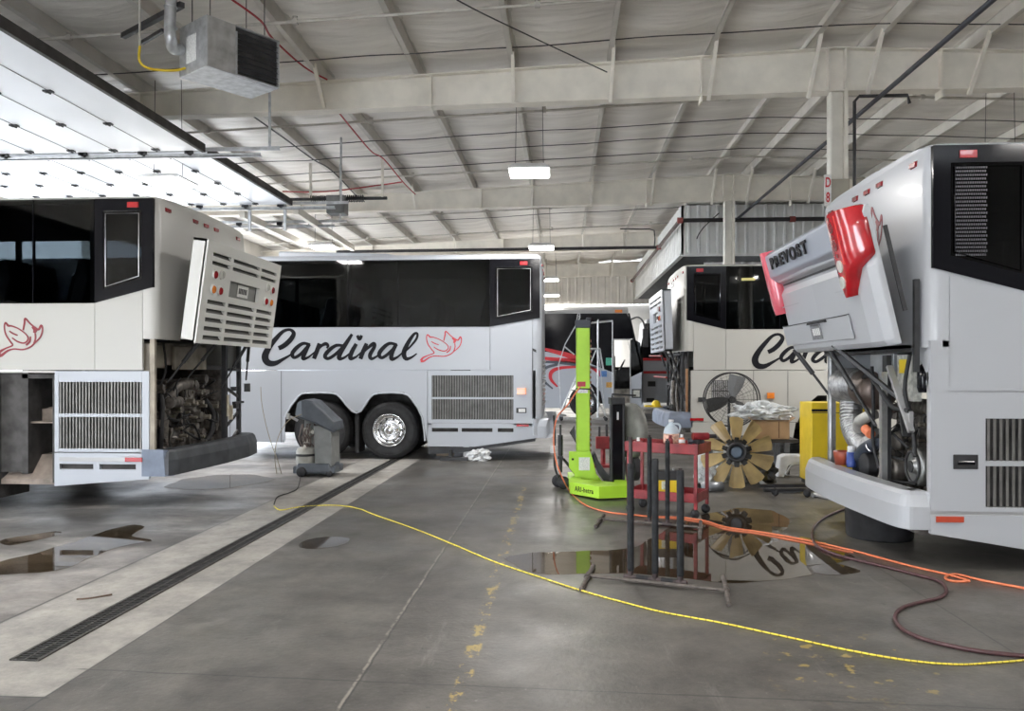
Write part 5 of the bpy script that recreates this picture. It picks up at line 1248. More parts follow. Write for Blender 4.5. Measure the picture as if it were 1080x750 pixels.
# ---- lime green column lift
gl0 = G(615,516)
lift = thing('column_lift', 'tall lime green mobile column lift with black cap near the centre', 'vehicle lift', (gl0.x, gl0.y, 0), 0)
kk = 840/10.0
def lP(px,py,dy=0): p = atY(px,py,gl0.y+dy); return (p.x-gl0.x, dy, p.z)
cx0 = lP(607.8,400)[0]; cx1 = lP(622.3,400)[0]
mb = MB(); mb.box(cx0,cx1,0,.02,.25,2.18); mb.box(cx0,cx0+.015,0,.26,.15,2.18); mb.box(cx1-.015,cx1,0,.26,.15,2.18); mb.build('mast', lime, lift, bevel=.006)
mb = MB(); mb.box(cx0+.02,cx1-.02,.12,.22,.15,2.15); mb.build('inner_rail', blackm, lift)
mb = MB(); mb.box(cx0-.01,cx1+.01,-.015,.28,2.16,2.27); mb.box(cx1-.05,cx1+.02,.02,.15,2.27,2.30); mb.build('top_cap', mat('cap_navy',(.02,.025,.04),.4), lift, bevel=.01)
mb = MB(); mb.tube(smooth_pts([(cx0+.01,.05,2.27),(cx0+.02,.05,2.34),(cx0+.04,.05,2.36),(cx0+.05,.05,2.33),(cx0+.03,.05,2.31)],4), .006, 6); mb.build('top_hook', galv, lift)
mb = MB(); mb.prism([lP(x,y)[::2] for x,y in ((600,476),(622.5,476),(625,484),(629,500),(640,514),(640,520),(606,520),(606,500),(600,493))], lambda a,b:(a,-.03,b), lambda a,b:(a,.02,b)); mb.build('mast_gusset', lime, lift, bevel=.004)
mb = MB(); mb.prism([lP(x,y)[::2] for x,y in ((624,482),(631,500),(640,512),(650,516),(652,508),(640,500),(632,488),(628,478))], lambda a,b:(a,.06,b), lambda a,b:(a,.30,b)); mb.build('carriage_base', blackm, lift)
g1, g2, g3 = G(601,522.5), G(631.5,528), G(662,526.5)
bp_ = [(g.x-gl0.x, g.y-gl0.y) for g in (g1,g2,g3)]
bp_ += [(bp_[2][0]+.05, bp_[2][1]+1.0),(bp_[2][0]-.12, bp_[2][1]+1.0),(bp_[2][0]-.14,bp_[2][1]+.28),(bp_[0][0]+.15,bp_[0][1]+.30),(bp_[0][0]+.15,bp_[0][1]+1.0),(bp_[0][0]-.02,bp_[0][1]+1.0)]
mb = MB(); mb.prism(bp_, lambda a,b:(a,b,.02), lambda a,b:(a,b,.17)); mb.build('base_frame', lime, lift, bevel=.006)
# base lettering: on the left front face
A_ = Vector((bp_[0][0],bp_[0][1],0)); B_ = Vector((bp_[1][0],bp_[1][1],0)); ex = (B_-A_).normalized(); ez = Vector((ex.y,-ex.x,0)); mid = (A_+B_)/2+Vector((0,0,.095))+ez*.001
M_ = Matrix(((ex.x,0,ez.x,mid.x),(ex.y,0,ez.y,mid.y),(0,1,0,mid.z),(0,0,0,1)))
text_mesh('ARI-hetra', .090, .002, M_, 'base_lettering', decalk, lift, .001, .80, 1.15)
mb = MB(); mb.box(cx0+.015,cx1-.06,-.006,-.001,*sorted((lP(0,402)[2],lP(0,407)[2]))); mb.build('red_sticker', mat('red_sticker',(.45,.04,.06),.5), lift)
mb = MB(); mb.box(cx0+.015,cx1-.03,-.006,-.001,*sorted((lP(0,409.5)[2],lP(0,413.5)[2]))); mb.build('white_sticker', labelw, lift)
mb = MB(); mb.box(lP(610.5,0)[0],lP(622,0)[0],-.036,-.03,*sorted((lP(0,478)[2],lP(0,491)[2]))); mb.build('warning_label', labelw, lift)
mb = MB(); mb.tube([(cx0-.01,-.02,lP(0,409)[2]),(cx1,-.03,lP(0,409.5)[2]),(cx1+.06,.0,lP(0,414)[2])], .008, 6); mb.build('hook_bar', blackm, lift)
mb = MB(); mb.box(lP(600.5,0)[0]+.03,lP(600.5,0)[0]+.06,-.036,-.03,lP(0,481)[2],lP(0,479)[2]); mb.build('base_mark', decalk, lift)
mb = MB(); mb.cyl(lP(591,515,.1)[:1]+(.05,.22), (lP(591,0)[0],.05,.70), .028, n=14); mb.cyl((lP(591,0)[0],.05,.45),(lP(591,0)[0],.05,.72), .035, n=14); mb.cyl((lP(591,0)[0],.05,.70),(lP(591,0)[0],.05,.86), .014, n=8); mb.build('hydraulic_ram', blackm, lift)
mb = MB(); mb.bar((lP(594,0)[0],.05,.40),(cx0,.1,.18),.05,.03); mb.build('ram_bracket', blackm, lift)
mb = MB(); mb.prism([(cx0-.02,.85),(cx0-.09,.75),(cx0,.60)], lambda a,b:(a,.08,b), lambda a,b:(a,.12,b)); mb.build('side_gusset', blackm, lift)
mb = MB(); mb.box(lP(588,0)[0],lP(594,0)[0],.0,.1,.40,.44); mb.build('ram_bracket', blackm, lift)
for px in (588.5, 594.5):
    mb = MB(); mb.lathe([(0,-.03),(.05,-.03),(.085,-.02),(.085,.02),(.05,.03),(0,.03)], (lP(px,0)[0],.0 if px > 590 else .18,.085), (0,1,.0), 20); mb.build('wheel', black, lift)
mb = MB(); mb.tube(smooth_pts([(lP(584,0)[0],.12,.98),(lP(585,0)[0],.1,.7),(lP(585,0)[0],.1,.3),(lP(590,0)[0],.1,.12)],5), .016, 8); mb.build('steering_handle', blackm, lift)
mb = MB(); 
for i in range(22): z = .5+i*.07; mb.box(cx1+.0,cx1+.018,.02,.05,z,z+.035)
mb.build('rack_teeth', mat('rack_orange',(.30,.12,.08),.5,var=.3), lift)
mb = MB(); c_ = lP(582,487); mb.box(c_[0]-.02,c_[0]+.05,.0,.02,.48,.58); mb.build('paper_tag', whitepl, lift)

# ---- radiator core standing on the lift base
rd = T('radiator_core', 'black radiator core with a rounded grey shroud standing upright between lift and red cart', 'radiator', 657, 519, .12)
q_ = 1/84.
mb = MB(); mb.box(-14*q_, 0*q_, -.06,.08, .08, 1.20); mb.build('core', blackgloss, rd, bevel=.006)
mb = MB(); mb.box(-15*q_,1*q_,-.08,.10,1.15,1.24); mb.box(-15*q_,1*q_,-.08,.10,.06,.12); mb.box(-15*q_,-12.5*q_,-.08,-.06,.1,1.2); mb.box(-1.5*q_,1*q_,-.08,-.06,.1,1.2); mb.build('side_rail', blackm, rd, bevel=.008)
mb = MB(); mb.lathe([(0,0),(.30,0),(.36,.03),(.36,.12),(.30,.15),(0,.15)], (1*q_+.03,.05,.80), (1,.35,0), 30); sh = mb.build('shroud', mat('shroud_grey',(.17,.17,.15),.5,var=.3), rd)
mb = MB(); mb.cyl((.12,.12,.30),(.20,.14,.30),.17,n=24); mb.build('lower_shroud', blackm, rd, bevel=.02)
mb = MB(); mb.box(-8*q_,-6*q_,-.085,-.08,.95,1.05); mb.build('tag', whitepl, rd)
mb = MB(); mb.tube([(-12*q_,0,1.24),(-12*q_,0,1.28),(16*q_,.1,1.26)], .012, 6); mb.build('top_rod', blackm, rd)
jk = T('transmission_jack', 'small red jack between the lime lift and the radiator', 'jack', 636, 478, 0)
jk.location = (*atY(636,470,13.2).xy, 0)
jz = .35
mb = MB(); mb.box(-.12,.14,-.08,.08,.30,.50); mb.build('saddle', redcart, jk, bevel=.01)
mb = MB(); mb.cyl((-.06,0,.5),(-.06,0,.66),.02,n=10); mb.cyl((.06,0,.5),(.06,0,.7),.02,n=10); mb.build('pin', blackm, jk)
mb = MB(); mb.cyl((0,0,.0),(0,0,.3),.04,n=12); mb.box(-.18,.18,-.15,.15,0,.04); mb.build('jack_base', redcart, jk)

# ---- red tool cart
a_, b_ = G(661,541), G(735,548)
dv = (b_-a_); cw = dv.length; crot = math.atan2(dv.y, dv.x); cd = .46
cart = thing('tool_cart', 'red steel shelf cart loaded with bottles and tools behind the black stands', 'cart', (a_.x,a_.y,0), crot)
zt1, zt0 = .70, .80
for x in (0, cw-.035):
    for y in (0, cd-.035):
        mb = MB(); mb.box(x,x+.035,y,y+.035,.10,.80); mb.build('leg', redcart, cart, bevel=.003)
def tray(z0, z1, nm, out=0):
    mb = MB(); mb.box(-out,cw+out,-out,cd+out,z0,z0+.01); mb.box(-out,cw+out,-out,-out+.012,z0,z1); mb.box(-out,cw+out,cd+out-.012,cd+out,z0,z1); mb.box(-out,-out+.012,-out,cd+out,z0,z1); mb.box(cw+out-.012,cw+out,-out,cd+out,z0,z1); mb.build(nm, redcart, cart, bevel=.003)
tray(.69,.80,'top_tray',.02); tray(.17,.27,'lower_shelf')
for x in (.03, cw-.03):
    for y in (.03, cd-.03):
        mb = MB(); mb.lathe([(0,-.018),(.045,-.018),(.05,-.008),(.05,.008),(.045,.018),(0,.018)], (x,y,.05), (0,1,0), 18); mb.box(x-.02,x+.02,y-.03,y+.03,.09,.10); mb.box(x-.008,x+.008,y-.026,y-.022,.05,.1); mb.build('caster', black, cart)
def on_cart(x, y, z): c, s_ = math.cos(crot), math.sin(crot); return (a_.x+x*c-y*s_, a_.y+x*s_+y*c, z)
TT, LS = .7005, .1805
def bottle(name, label, x, y, z, prof, m, capm, cap, lab=None, labm=None, cat='bottle'):
    t = thing(name, label, cat, on_cart(x,y,z))
    mb = MB(); mb.lathe(prof, n=24); mb.build('bottle_body', m, t)
    mb = MB(); mb.lathe([(0,0),(cap[0],0),(cap[0],cap[2]),(0,cap[2])], (0,0,cap[1]), n=16); mb.build('cap', capm, t)
    if lab: mb = MB(); mb.lathe([(lab[0],lab[1]),(lab[0]+.001,lab[1]+.001),(lab[0]+.001,lab[2]),(lab[0],lab[2])], n=24); mb.build('label_band', labm, t)
    return t
jug = bottle('washer_jug', 'translucent bluish jug with orange label standing on the red cart', .40, .34, TT, [(0,0),(.075,0),(.085,.01),(.085,.20),(.07,.25),(.03,.285),(.025,.31),(0,.31)], mat('jug_plastic',(.52,.60,.66),.3,var=.15), whitepl, (.03,.31,.025), (.086,.06,.18), mat('jug_label',(.68,.42,.32),.5,var=.5,scale=25))
mb = MB(); mb.tube(smooth_pts([(.03,0,.29),(.08,0,.285),(.10,0,.25),(.085,0,.19)],4), .012, 8); mb.build('handle', mat('jug_plastic',(0,0,0)), jug)
bottle('spray_can', 'orange and white can on the right half of the red cart', .60, .10, TT, [(0,0),(.033,0),(.034,.005),(.034,.14),(.02,.16),(0,.16)], orangeh, whitepl, (.018,.155,.04), (.035,.10,.14), whitepl, 'can')
bottle('spray_can', 'red can with a dark cap in the middle of the red cart', .47, .10, TT, [(0,0),(.030,0),(.031,.005),(.031,.13),(.02,.15),(0,.15)], redcart, mat('maroon_cap',(.2,.03,.04),.5), (.018,.15,.03), (.032,.03,.08), labelw, 'can')
bx_ = thing('red_box', 'small red box with a white tip on the left end of the red cart', 'box', on_cart(.10,.10,TT))
mb = MB(); mb.box(-.05,.05,-.04,.04,0,.10); mb.build('box_body', redcart, bx_, bevel=.01)
mb = MB(); mb.cyl((0,0,.10),(0,0,.14),.018,n=12); mb.build('nozzle', labelw, bx_)
iw = thing('impact_wrench', 'red and black cordless impact wrench lying at the right end of the cart', 'power tool', on_cart(.74,.36,TT), .2)
mb = MB(); mb.cyl((-.10,0,.16),(.08,0,.16),.04,n=18); mb.build('tool_body', redcart, iw)
mb = MB(); mb.cyl((.08,0,.16),(.17,0,.16),.022,n=14); mb.build('chuck', blackm, iw)
mb = MB(); mb.bar((-.03,0,.14),(-.045,0,.04),.035,.05); mb.box(-.09,.01,-.035,.035,0,.05); mb.build('grip', blackm, iw, bevel=.006)
dr = thing('drill', 'dark blue tool lying beside the washer jug on the cart', 'power tool', on_cart(.60,.38,TT), -.1)
mb = MB(); mb.cyl((-.02,0,.10),(.16,0,.10),.03,n=16); mb.bar((.0,0,.10),(.02,0,.02),.03,.04); mb.box(-.03,.06,-.03,.03,0,.03); mb.build('tool_body', dgreymach, dr, bevel=.005)
bat = thing('battery', 'yellow and black car battery on the lower shelf of the red cart', 'battery', on_cart(.36,.16,LS))
mb = MB(); mb.box(-.12,.17,-.08,.09,0,.30); mb.build('case', blackm, bat, bevel=.008)
mb = MB(); mb.box(-.121,.171,-.082,-.08,.04,.20); mb.build('front_label', yellow, bat)
mb = MB(); mb.box(-.02,.05,-.085,-.083,.10,.19); mb.build('label_mark', mat('label_white_mark',(.6,.6,.5),.5,var=.5,scale=40), bat)
mb = MB(); mb.cyl((-.08,0,.30),(-.08,0,.325),.012,n=10); mb.cyl((.12,0,.30),(.12,0,.325),.012,n=10); mb.build('terminal', alu, bat)
bg_ = thing('rag_bundle', 'crumpled pale rag on the lower shelf behind the battery', 'rag', on_cart(.35,.37,LS))
mb = MB(); mb.lathe([(0,0),(.15,.0),(.17,.04),(.14,.09),(.12,.10),(.10,.13),(.03,.16),(0,.15)], n=18)
for v in mb.bm.verts: v.co += Vector((random.uniform(-.025,.025),random.uniform(-.025,.025),random.uniform(0,.02)))
mb.build('rag', plast, bg_)
bg_.scale = (1,.5,1.3)
tl = thing('hand_tools', 'loose dark hand tools lying on the left half of the red cart top', 'tools', on_cart(.3,.2,TT))
for i in range(4):
    mb = MB(); x = -.12+i*.07; a = random.uniform(-.3,.3); mb.cyl((x,-.08,.012),(x+a*.3,.10,.012),.008,n=8); mb.cyl((x,-.08,.014),(x,-.03,.014),.014,n=8); mb.build('wrench', blackm if i%2 else alu, tl)
wr_ = thing('orange_wire', 'loose orange and white wire bits on the lower cart shelf', 'wire', on_cart(.12,.1,LS))
mb = MB(); mb.tube(smooth_pts([(-.05,0,.01),(.05,.02,.03),(.12,-.02,.012),(.2,.03,.012)],5), .008, 6); mb.build('wire', orangeh, wr_)

# ---- black foam covered stands
def stand(label, left, right, lf, rf, posts, grp='foam padded pipe stands'):
    L_, R_ = G(*left), G(*right)
    t = thing('pipe_stand', label, 'stand', (L_.x, L_.y, 0), 0)
    O_ = Vector((L_.x, L_.y, 0)); q = lambda v: (v.x-O_.x, v.y-O_.y, .028)
    mb = MB(); mb.tube([q(L_), q(R_)], .014, 10); mb.build('base_pipe', brownpipe, t)
    for f in (lf, rf):
        a, b = G(*f[0]), G(*f[1]); mb = MB(); mb.tube([(a.x-O_.x,a.y-O_.y,.018),(b.x-O_.x,b.y-O_.y,.018)], .018, 10); m2 = mb.build('foot', brownpipe, t)
        c = (a+b)/2
        mb = MB(); d_ = (b-a).normalized()*.05; mb.tube([tuple(Vector((c.x-O_.x,c.y-O_.y,.024))-d_), tuple(Vector((c.x-O_.x,c.y-O_.y,.024))+d_)], .024, 10); mb.build('tee_fitting', brownpipe, m2)
    d = (R_-L_).normalized()
    for px, pyb, pyt, pyf, r in posts:
        g = G(px, pyb); dep = g.y; z1 = atY(px, pyt, dep).z; z2 = atY(px, pyf, dep).z
        mb = MB(); x, y = g.x-O_.x, g.y-O_.y; mb.tube([(x,y,.03),(x,y,z1)], .014, 10)
        mb.tube([tuple(Vector((x,y,.03))-d*.05), tuple(Vector((x,y,.03))+d*.05)], .024, 10); mb.tube([(x,y,.03),(x,y,.09)], .022, 10)
        po = mb.build('upright_pipe', mat('post_pipe',(.05,.035,.035),.5,metal=.3,var=.4,scale=10), t)
        mb = MB(); mb.lathe([(0,.08),(r*.9,.08),(r,.10),(r,z2*.5),(r*1.02,z2-.02),(r*.9,z2),(0,z2)], (x,y,0), n=18); mb.build('foam_sleeve', foam, po)
    g = [G(p[0],p[1]) for p in posts]
    for a, b in zip(g, g[1:]):
        s_, e_ = a.lerp(b,.25), a.lerp(b,.85); mb = MB(); mb.tube([(s_.x-O_.x,s_.y-O_.y,.032),(e_.x-O_.x,e_.y-O_.y,.030)], .024, 12); mb.build('base_foam', foam, t)
    return t
stand('nearer pipe stand with three black foam covered uprights on a rusty H shaped base', (620,611), (766,627), ((626,599),(613,624)), ((763,611),(769,640)), [(665,613,461,489,.026),(691,616,486,484,.025),(717.5,619,494,496,.027)])
stand('farther pipe stand with two black foam uprights in front of the red cart', (635,550), (741,559.5), ((637,545),(628,557)), ((739,552),(738,569)), [(685,554,459,461,.024),(704,556,463,465,.024)])

# ---- big ten blade engine fan
fan = T('engine_fan', 'huge beige ten blade cooling fan with black hub leaning among parts on the floor', 'fan', 777, 515, -.12)
fc = Vector((0,0,.485)); axf = Vector((0,-1,.16)).normalized(); fu_ = Vector((1,0,0)); fv = axf.cross(fu_).normalized()
if fv.z < 0: fv = -fv
mb = MB(); mb.lathe([(.085,-.05),(.125,-.05),(.135,-.03),(.135,.05),(.125,.06),(.10,.06),(.085,.02)], fc, axf, 30); mb.build('hub_ring', blackm, fan)
mb = MB(); mb.lathe([(0,.0),(.06,.0),(.085,.0),(.085,-.02),(0,-.02)], fc, axf, 24); mb.build('hub_plate', mat('hub_blue',(.10,.13,.17),.3,metal=.5,var=.3), fan)
for i in range(10):
    a = 2*PI*i/10+.30; d = fu_*math.cos(a)+fv*math.sin(a); tdir = (-fu_*math.sin(a)+fv*math.cos(a))
    rings = []
    for rr_, wd, tw, cv in ((.17,.060,.55,.01),(.30,.096,.62,.02),(.41,.122,.68,.025),(.48,.128,.70,.025)):
        w1 = (tdir*math.cos(tw)+axf*math.sin(tw)); nn_ = w1.cross(d).normalized()
        ring = []
        for s_ in (-1,-.5,0,.5,1): ring.append(fc+d*(rr_-(.02 if abs(s_)==1 and rr_>.45 else 0))+w1*wd*s_+nn_*cv*(1-s_*s_))
        for s_ in (1,.5,0,-.5,-1): ring.append(fc+d*(rr_-(.02 if abs(s_)==1 and rr_>.45 else 0))+w1*wd*s_+nn_*(cv*(1-s_*s_)+.008))
        rings.append(ring)
    mb = MB(); mb.loft(rings); bl_ = mb.build('blade', beige, fan, bevel=.003)
    mb = MB(); c1_ = fc+d*.11; c2_ = fc+d*.20; w1 = (tdir*math.cos(.55)+axf*math.sin(.55)); mb.hull8([c1_-w1*.04-axf*.006,c1_+w1*.04-axf*.006,c1_+w1*.04+axf*.006,c1_-w1*.04+axf*.006,c2_-w1*.035-axf*.012,c2_+w1*.035-axf*.012,c2_+w1*.035+axf*.014,c2_-w1*.035+axf*.014]); mb.build('blade_root', blackm, bl_)
# ---- pedestal fan with wire cage
pf = thing('pedestal_fan', 'round wire caged industrial fan with dark blades behind the beige fan', 'fan', (atY(771.5,420,13.5).x, 13.5, 0), 0)
cz = atY(771.5,421.5,13.5).z; R_ = 28*13.45/840
def PF(): return MB()
mb = PF(); mb.torus((0,-.09,cz), R_, .012, (0,1,0), 48, 8); mb.torus((0,.09,cz), R_, .012, (0,1,0), 48, 8); mb.build('cage_rim', blackm, pf)
mb = PF()
for k in range(1,9): mb.torus((0,-.09-.05*math.cos(k/9*PI/2),cz), R_*k/9, .0022, (0,1,0), 36, 4)
for k in range(24):
    a = 2*PI*k/24; pts = [(R_*q*math.cos(a), -.09-.05*math.cos(q*PI/2), cz+R_*q*math.sin(a)) for q in (0,.25,.5,.75,1)]; mb.tube(pts, .002, 4)
mb.build('front_cage', mat('cage_wire',(.10,.10,.10),.4,metal=.5), pf)
mb = PF()
for k in range(0,16):
    a = 2*PI*k/16; mb.tube([(R_*.15*math.cos(a), .13, cz+R_*.15*math.sin(a)),(R_*math.cos(a),.09,cz+R_*math.sin(a))], .003, 4)
mb.torus((0,.11,cz), R_*.5, .003, (0,1,0), 36, 4); mb.build('rear_cage', blackm, pf)
for k in range(3):
    a = PI*.42+2*PI*k/3; mb = PF(); d = Vector((math.cos(a),0,math.sin(a))); t_ = Vector((-math.sin(a),0,math.cos(a)))
    rings = []
    for rr_, wd in ((.05,.05),(.16,.10),(.28,.13),(R_*.92,.14)):
        c = Vector((0,0,cz))+d*rr_; w1 = (t_*.9+Vector((0,.45,0))).normalized(); rings.append([c-w1*wd, c+Vector((0,.02,0)), c+w1*wd, c+w1*wd+Vector((0,.006,0)), c+Vector((0,.026,0)), c-w1*wd+Vector((0,.006,0))])
    mb.loft(rings); mb.build('blade', mat('fan_blade_grey',(.12,.12,.12),.4,metal=.4), pf)
mb = PF(); mb.cyl((0,-.04,cz),(0,.25,cz),.06,n=18); mb.build('motor', blackm, pf)
mb = PF(); mb.cyl((0,.2,.03),(0,.2,cz),.025,n=12); mb.lathe([(0,0),(.28,0),(.28,.02),(.05,.05),(0,.05)], (0,.2,0), n=24); mb.build('pedestal', blackm, pf)

# ---- cluttered low table, box, plastic
lt = thing('work_table', 'low dark table behind the beige fan carrying a cardboard box', 'table', (atY(788,460,12.6).x, 12.6, 0))
tz_ = atY(788,462,12.6).z
xa, xb = atY(740,460,12.6).x-lt.location.x, atY(838,460,12.6).x-lt.location.x
mb = MB(); mb.box(xa,xb,-.25,.45,tz_-.05,tz_); mb.build('table_top', mat('dark_wood',(.045,.04,.038),.6,var=.3), lt)
for x in (xa+.05,xb-.35,xb-.2):
    mb = MB(); mb.box(x,x+.07,-.2,-.13,0,tz_-.05); mb.build('leg', mat('leg_bluegrey',(.12,.13,.15),.5,var=.2), lt)
cbx = thing('cardboard_box', 'open brown cardboard box on the low table left of the coach wheel', 'box', (atY(812,455,12.6).x, 12.6, tz_), -.12)
mb = MB(); w1,d1,h1 = .26,.20,.27
mb.box(-w1,w1,-d1,-d1+.01,0,h1); mb.box(-w1,w1,d1-.01,d1,0,h1); mb.box(-w1,-w1+.01,-d1,d1,0,h1); mb.box(w1-.01,w1,-d1,d1,0,h1); mb.box(-w1,w1,-d1,d1,0,.01); mb.build('carton', card, cbx)
for s_ in (-1,1):
    mb = MB(); mb.hull8([(s_*w1,-d1,h1),(s_*w1,d1,h1),(s_*(w1-.01),d1,h1),(s_*(w1-.01),-d1,h1),(s_*(w1+.09),-d1,h1+.06),(s_*(w1+.09),d1,h1+.06),(s_*(w1+.08),d1,h1+.065),(s_*(w1+.08),-d1,h1+.065)]); mb.build('flap', card, cbx)
mb = MB(); mb.box(.10,.115,-d1-.002,-d1,.02,h1); mb.build('box_seam', mat('tape_dark',(.16,.09,.05),.6), cbx)
def crumple(name, label, cat, loc, sx, sy, sz, m, seed=1, amp=.3):
    r_ = random.Random(seed); mb = MB(); bmesh.ops.create_icosphere(mb.bm, subdivisions=4, radius=1)
    from mathutils import noise as nz_
    for v in mb.bm.verts:
        k = 1+amp*nz_.noise(v.co*2.6+Vector((seed*3.1,0,0)))+amp*.6*nz_.noise(v.co*6+Vector((seed,5,0)))
        v.co = Vector((v.co.x*k*sx, v.co.y*k*sy, max(v.co.z*k*sz, -sz*.55)+sz*.55))
    o = mb.build(name, m, loc=loc); return tag(o, label, cat)
crumple('plastic_wrap', 'crumpled clear plastic wrap heaped on top of the cardboard box', 'plastic wrap', (cbx.location.x-.10, 12.62, tz_+.29), .42,.20,.17, plast, 3, .45)
crumple('plastic_bag', 'crumpled white plastic bag on the floor between cart and beige fan', 'bag', (*G(745,513).xy,0), .16,.14,.22, plast, 5)
crumple('plastic_bag', 'shiny clear plastic bag behind the blades of the beige fan', 'bag', (*G(768,508).xy,0), .26,.16,.30, plast, 8, .4)
crumple('black_bag', 'black crumpled rubber heap on the floor right of the beige fan', 'bag', (*G(800,508).xy,0), .24,.2,.22, blackm, 9, .4)
ex_ = thing('exhaust_tube', 'short pale metal tube with dark open end on the floor by the cart', 'pipe', (*G(748,518).xy,0), .5)
mb = MB(); mb.lathe([(.055,0),(.06,0),(.06,.32),(.055,.32)], (-.16,0,.065), (1,-.25,.0), 22); mb.build('tube', mat('dull_steel',(.40,.42,.46),.35,metal=.5,var=.3), ex_)
mb = MB(); mb.cyl((.08,-.06,.065),(.10,-.065,.065),.052,n=20); mb.build('bore', baydark, ex_)
wj = thing('white_jug', 'white plastic jug standing behind the red cart, left of the beige fan', 'jug', (*G(741,506).xy,0))
mb = MB(); mb.lathe([(0,0),(.10,0),(.11,.02),(.11,.30),(.08,.36),(.03,.40),(0,.40)], n=22); mb.build('jug_body', whitepl, wj)
mb = MB(); mb.lathe([(0,0),(.03,0),(.03,.03),(0,.03)], (0,0,.40), n=14); mb.build('cap', blue, wj)
# white fender-like part and loose pipes right of the fan
fe = thing('white_fender', 'white arched body panel lying on the floor behind the bumper of the right coach', 'body panel', (*G(836,503).xy,0), -.1)
mb = MB(); mb.prism([(-.24,.0),(-.20,.30),(-.12,.33),(.42,.33),(.42,.22),(.05,.22),(-.08,.18),(-.14,.0)], lambda a,b:(a,-.12,b), lambda a,b:(a,.18,b)); mb.build('panel', whitepl, fe, bevel=.02)
mb = MB(); mb.tube(smooth_pts([(-.12,-.13,.05),(-.05,-.13,.17),(.06,-.13,.21),(.2,-.13,.2)],4), .015, 6); mb.build('edge_lip', silver, fe)
lp = thing('exhaust_pipe', 'bent grey metal pipe lying on the floor right of the beige fan', 'pipe', (*G(800,515).xy,0), 0)
mb = MB(); pp = [G(x,y)-G(800,515) for x,y in ((797,503),(803,511),(812,517),(822,520),(845,520))]; mb.tube(smooth_pts([(p.x,p.y,.03) for p in pp],4), .028, 10); mb.build('pipe', mat('dull_steel',(0,0,0)), lp)
cr = thing('creeper_frame', 'dark creeper frame with caster lying near the white panel', 'creeper', (*G(853,524).xy,0), .2)
mb = MB(); mb.bar((-.55,.1,.08),(.25,.05,.08),.05,.04); mb.bar((-.45,.45,.08),(.3,.4,.08),.05,.04); mb.bar((.2,.05,.08),(.2,.4,.08),.05,.04); mb.build('frame', blackm, cr)
for x,y in ((.22,.0),(-.4,.1),(-.05,-.05)):
    mb = MB(); mb.lathe([(0,-.02),(.045,-.02),(.055,0),(.045,.02),(0,.02)], (x,y,.055), (1,.3,0), 18); mb.build('caster', black, cr)
mb = MB(); mb.tube([(.05,-.05,.03),(.09,-.16,.025),(.12,-.25,.02)], .02, 8); mb.cyl((.02,-.06,.03),(.12,-.02,.03),.03,n=10); mb.build('lever', silver, cr)

# ---- yellow cabinet
yx0 = atY(856,460,11.1).x; yx1 = atY(904,460,11.1).x
yc = thing('parts_washer', 'tall bright yellow cabinet behind the open engine bay of the right coach', 'cabinet', (yx0, 11.1, 0))
yh = atY(880,425,11.1).z
wY = yx1-yx0+.12
mb = MB(); mb.box(0,wY,0,.55,.06,yh); mb.build('cabinet_body', yellow, yc, bevel=.01)
mb = MB(); mb.box(.30,.305,-.004,0,.1,yh-.12); mb.box(0,wY,-.004,0,yh-.14,yh-.13); mb.build('door_gap', blackm, yc)
mb = MB(); mb.box(.0,.22,-.005,0,yh-.12,yh-.085); mb.build('cabinet_marking', decalk, yc)
mb = MB(); mb.box(0.02,wY-.02,.02,.53,0,.06); mb.build('plinth', blackm, yc)
# cup and can on the bumper of the right coach
def on4(u, v, z): return (2.90+u, 6.50+v, z)
cp = thing('oil_can', 'dark blue can with white top standing on the rear bumper of the right coach', 'can', on4(-.02,1.62,.63))
mb = MB(); mb.lathe([(0,0),(.042,0),(.045,.01),(.045,.15),(0,.15)], n=18); mb.build('can_body', blue, cp)
mb = MB(); mb.lathe([(0,0),(.036,0),(.036,.06),(0,.06)], (0,0,.15), n=16); mb.build('cap', whitepl, cp)
cq = thing('red_bowl', 'red brown plastic tub on the rear bumper of the right coach', 'tub', on4(-.02,1.84,.63))
mb = MB(); mb.lathe([(0,0),(.08,0),(.10,.13),(.095,.14),(.075,.02),(0,.02)], n=20); mb.build('tub_body', redbrown, cq)
# drain tub under the coach
dt = thing('drain_tub', 'round black tub on the floor beneath the bumper of the right coach', 'tub', (*G(941,573).xy,0))
dt.location.y += .30
mb = MB(); mb.lathe([(0,0),(.29,0),(.30,.02),(.31,.34),(.325,.35),(.325,.37),(.30,.37),(.28,.03),(0,.03)], n=36); mb.build('tub_body', blackm, dt)
# jack assembly under coach 2 with paper
ja = thing('bottle_jack', 'dark jack parts with a white cloth lying under the tail of the middle coach', 'jack', (*G(478,487).xy,0))
ja.location.y += .25
mb = MB(); mb.box(-.25,.25,-.15,.15,0,.06); mb.cyl((-.08,0,.06),(-.08,0,.18),.035,n=14); mb.build('jack_body', blackm, ja, bevel=.008)
mb = MB(); mb.box(-.35,-.05,.1,.3,.06,.17); mb.build('wood_block', mat('block_wood',(.28,.22,.16),.7,var=.3), ja)
crumple('white_cloth', 'crumpled white cloth with blue print under the tail of the middle coach', 'cloth', (ja.location.x+.42, ja.location.y-.02, 0), .20,.14,.13, whitepl, 12, .4)
# yellow cap on coach 3 bumper
yl_ = thing('hard_hat', 'yellow cap shaped light resting on the bumper end of the middle right coach', 'hard hat', (2.03,17.25,.82))
mb = MB(); mb.lathe([(0,.13),(.05,.12),(.09,.07),(.10,.0),(.15,-.01),(.15,-.02),(0,-.02)], n=22); mb.build('shell', yellow, yl_)
mb = MB(); mb.box(-.24,-.05,-.08,.08,-.02,.02); mb.build('brim', yellow, yl_, bevel=.01)

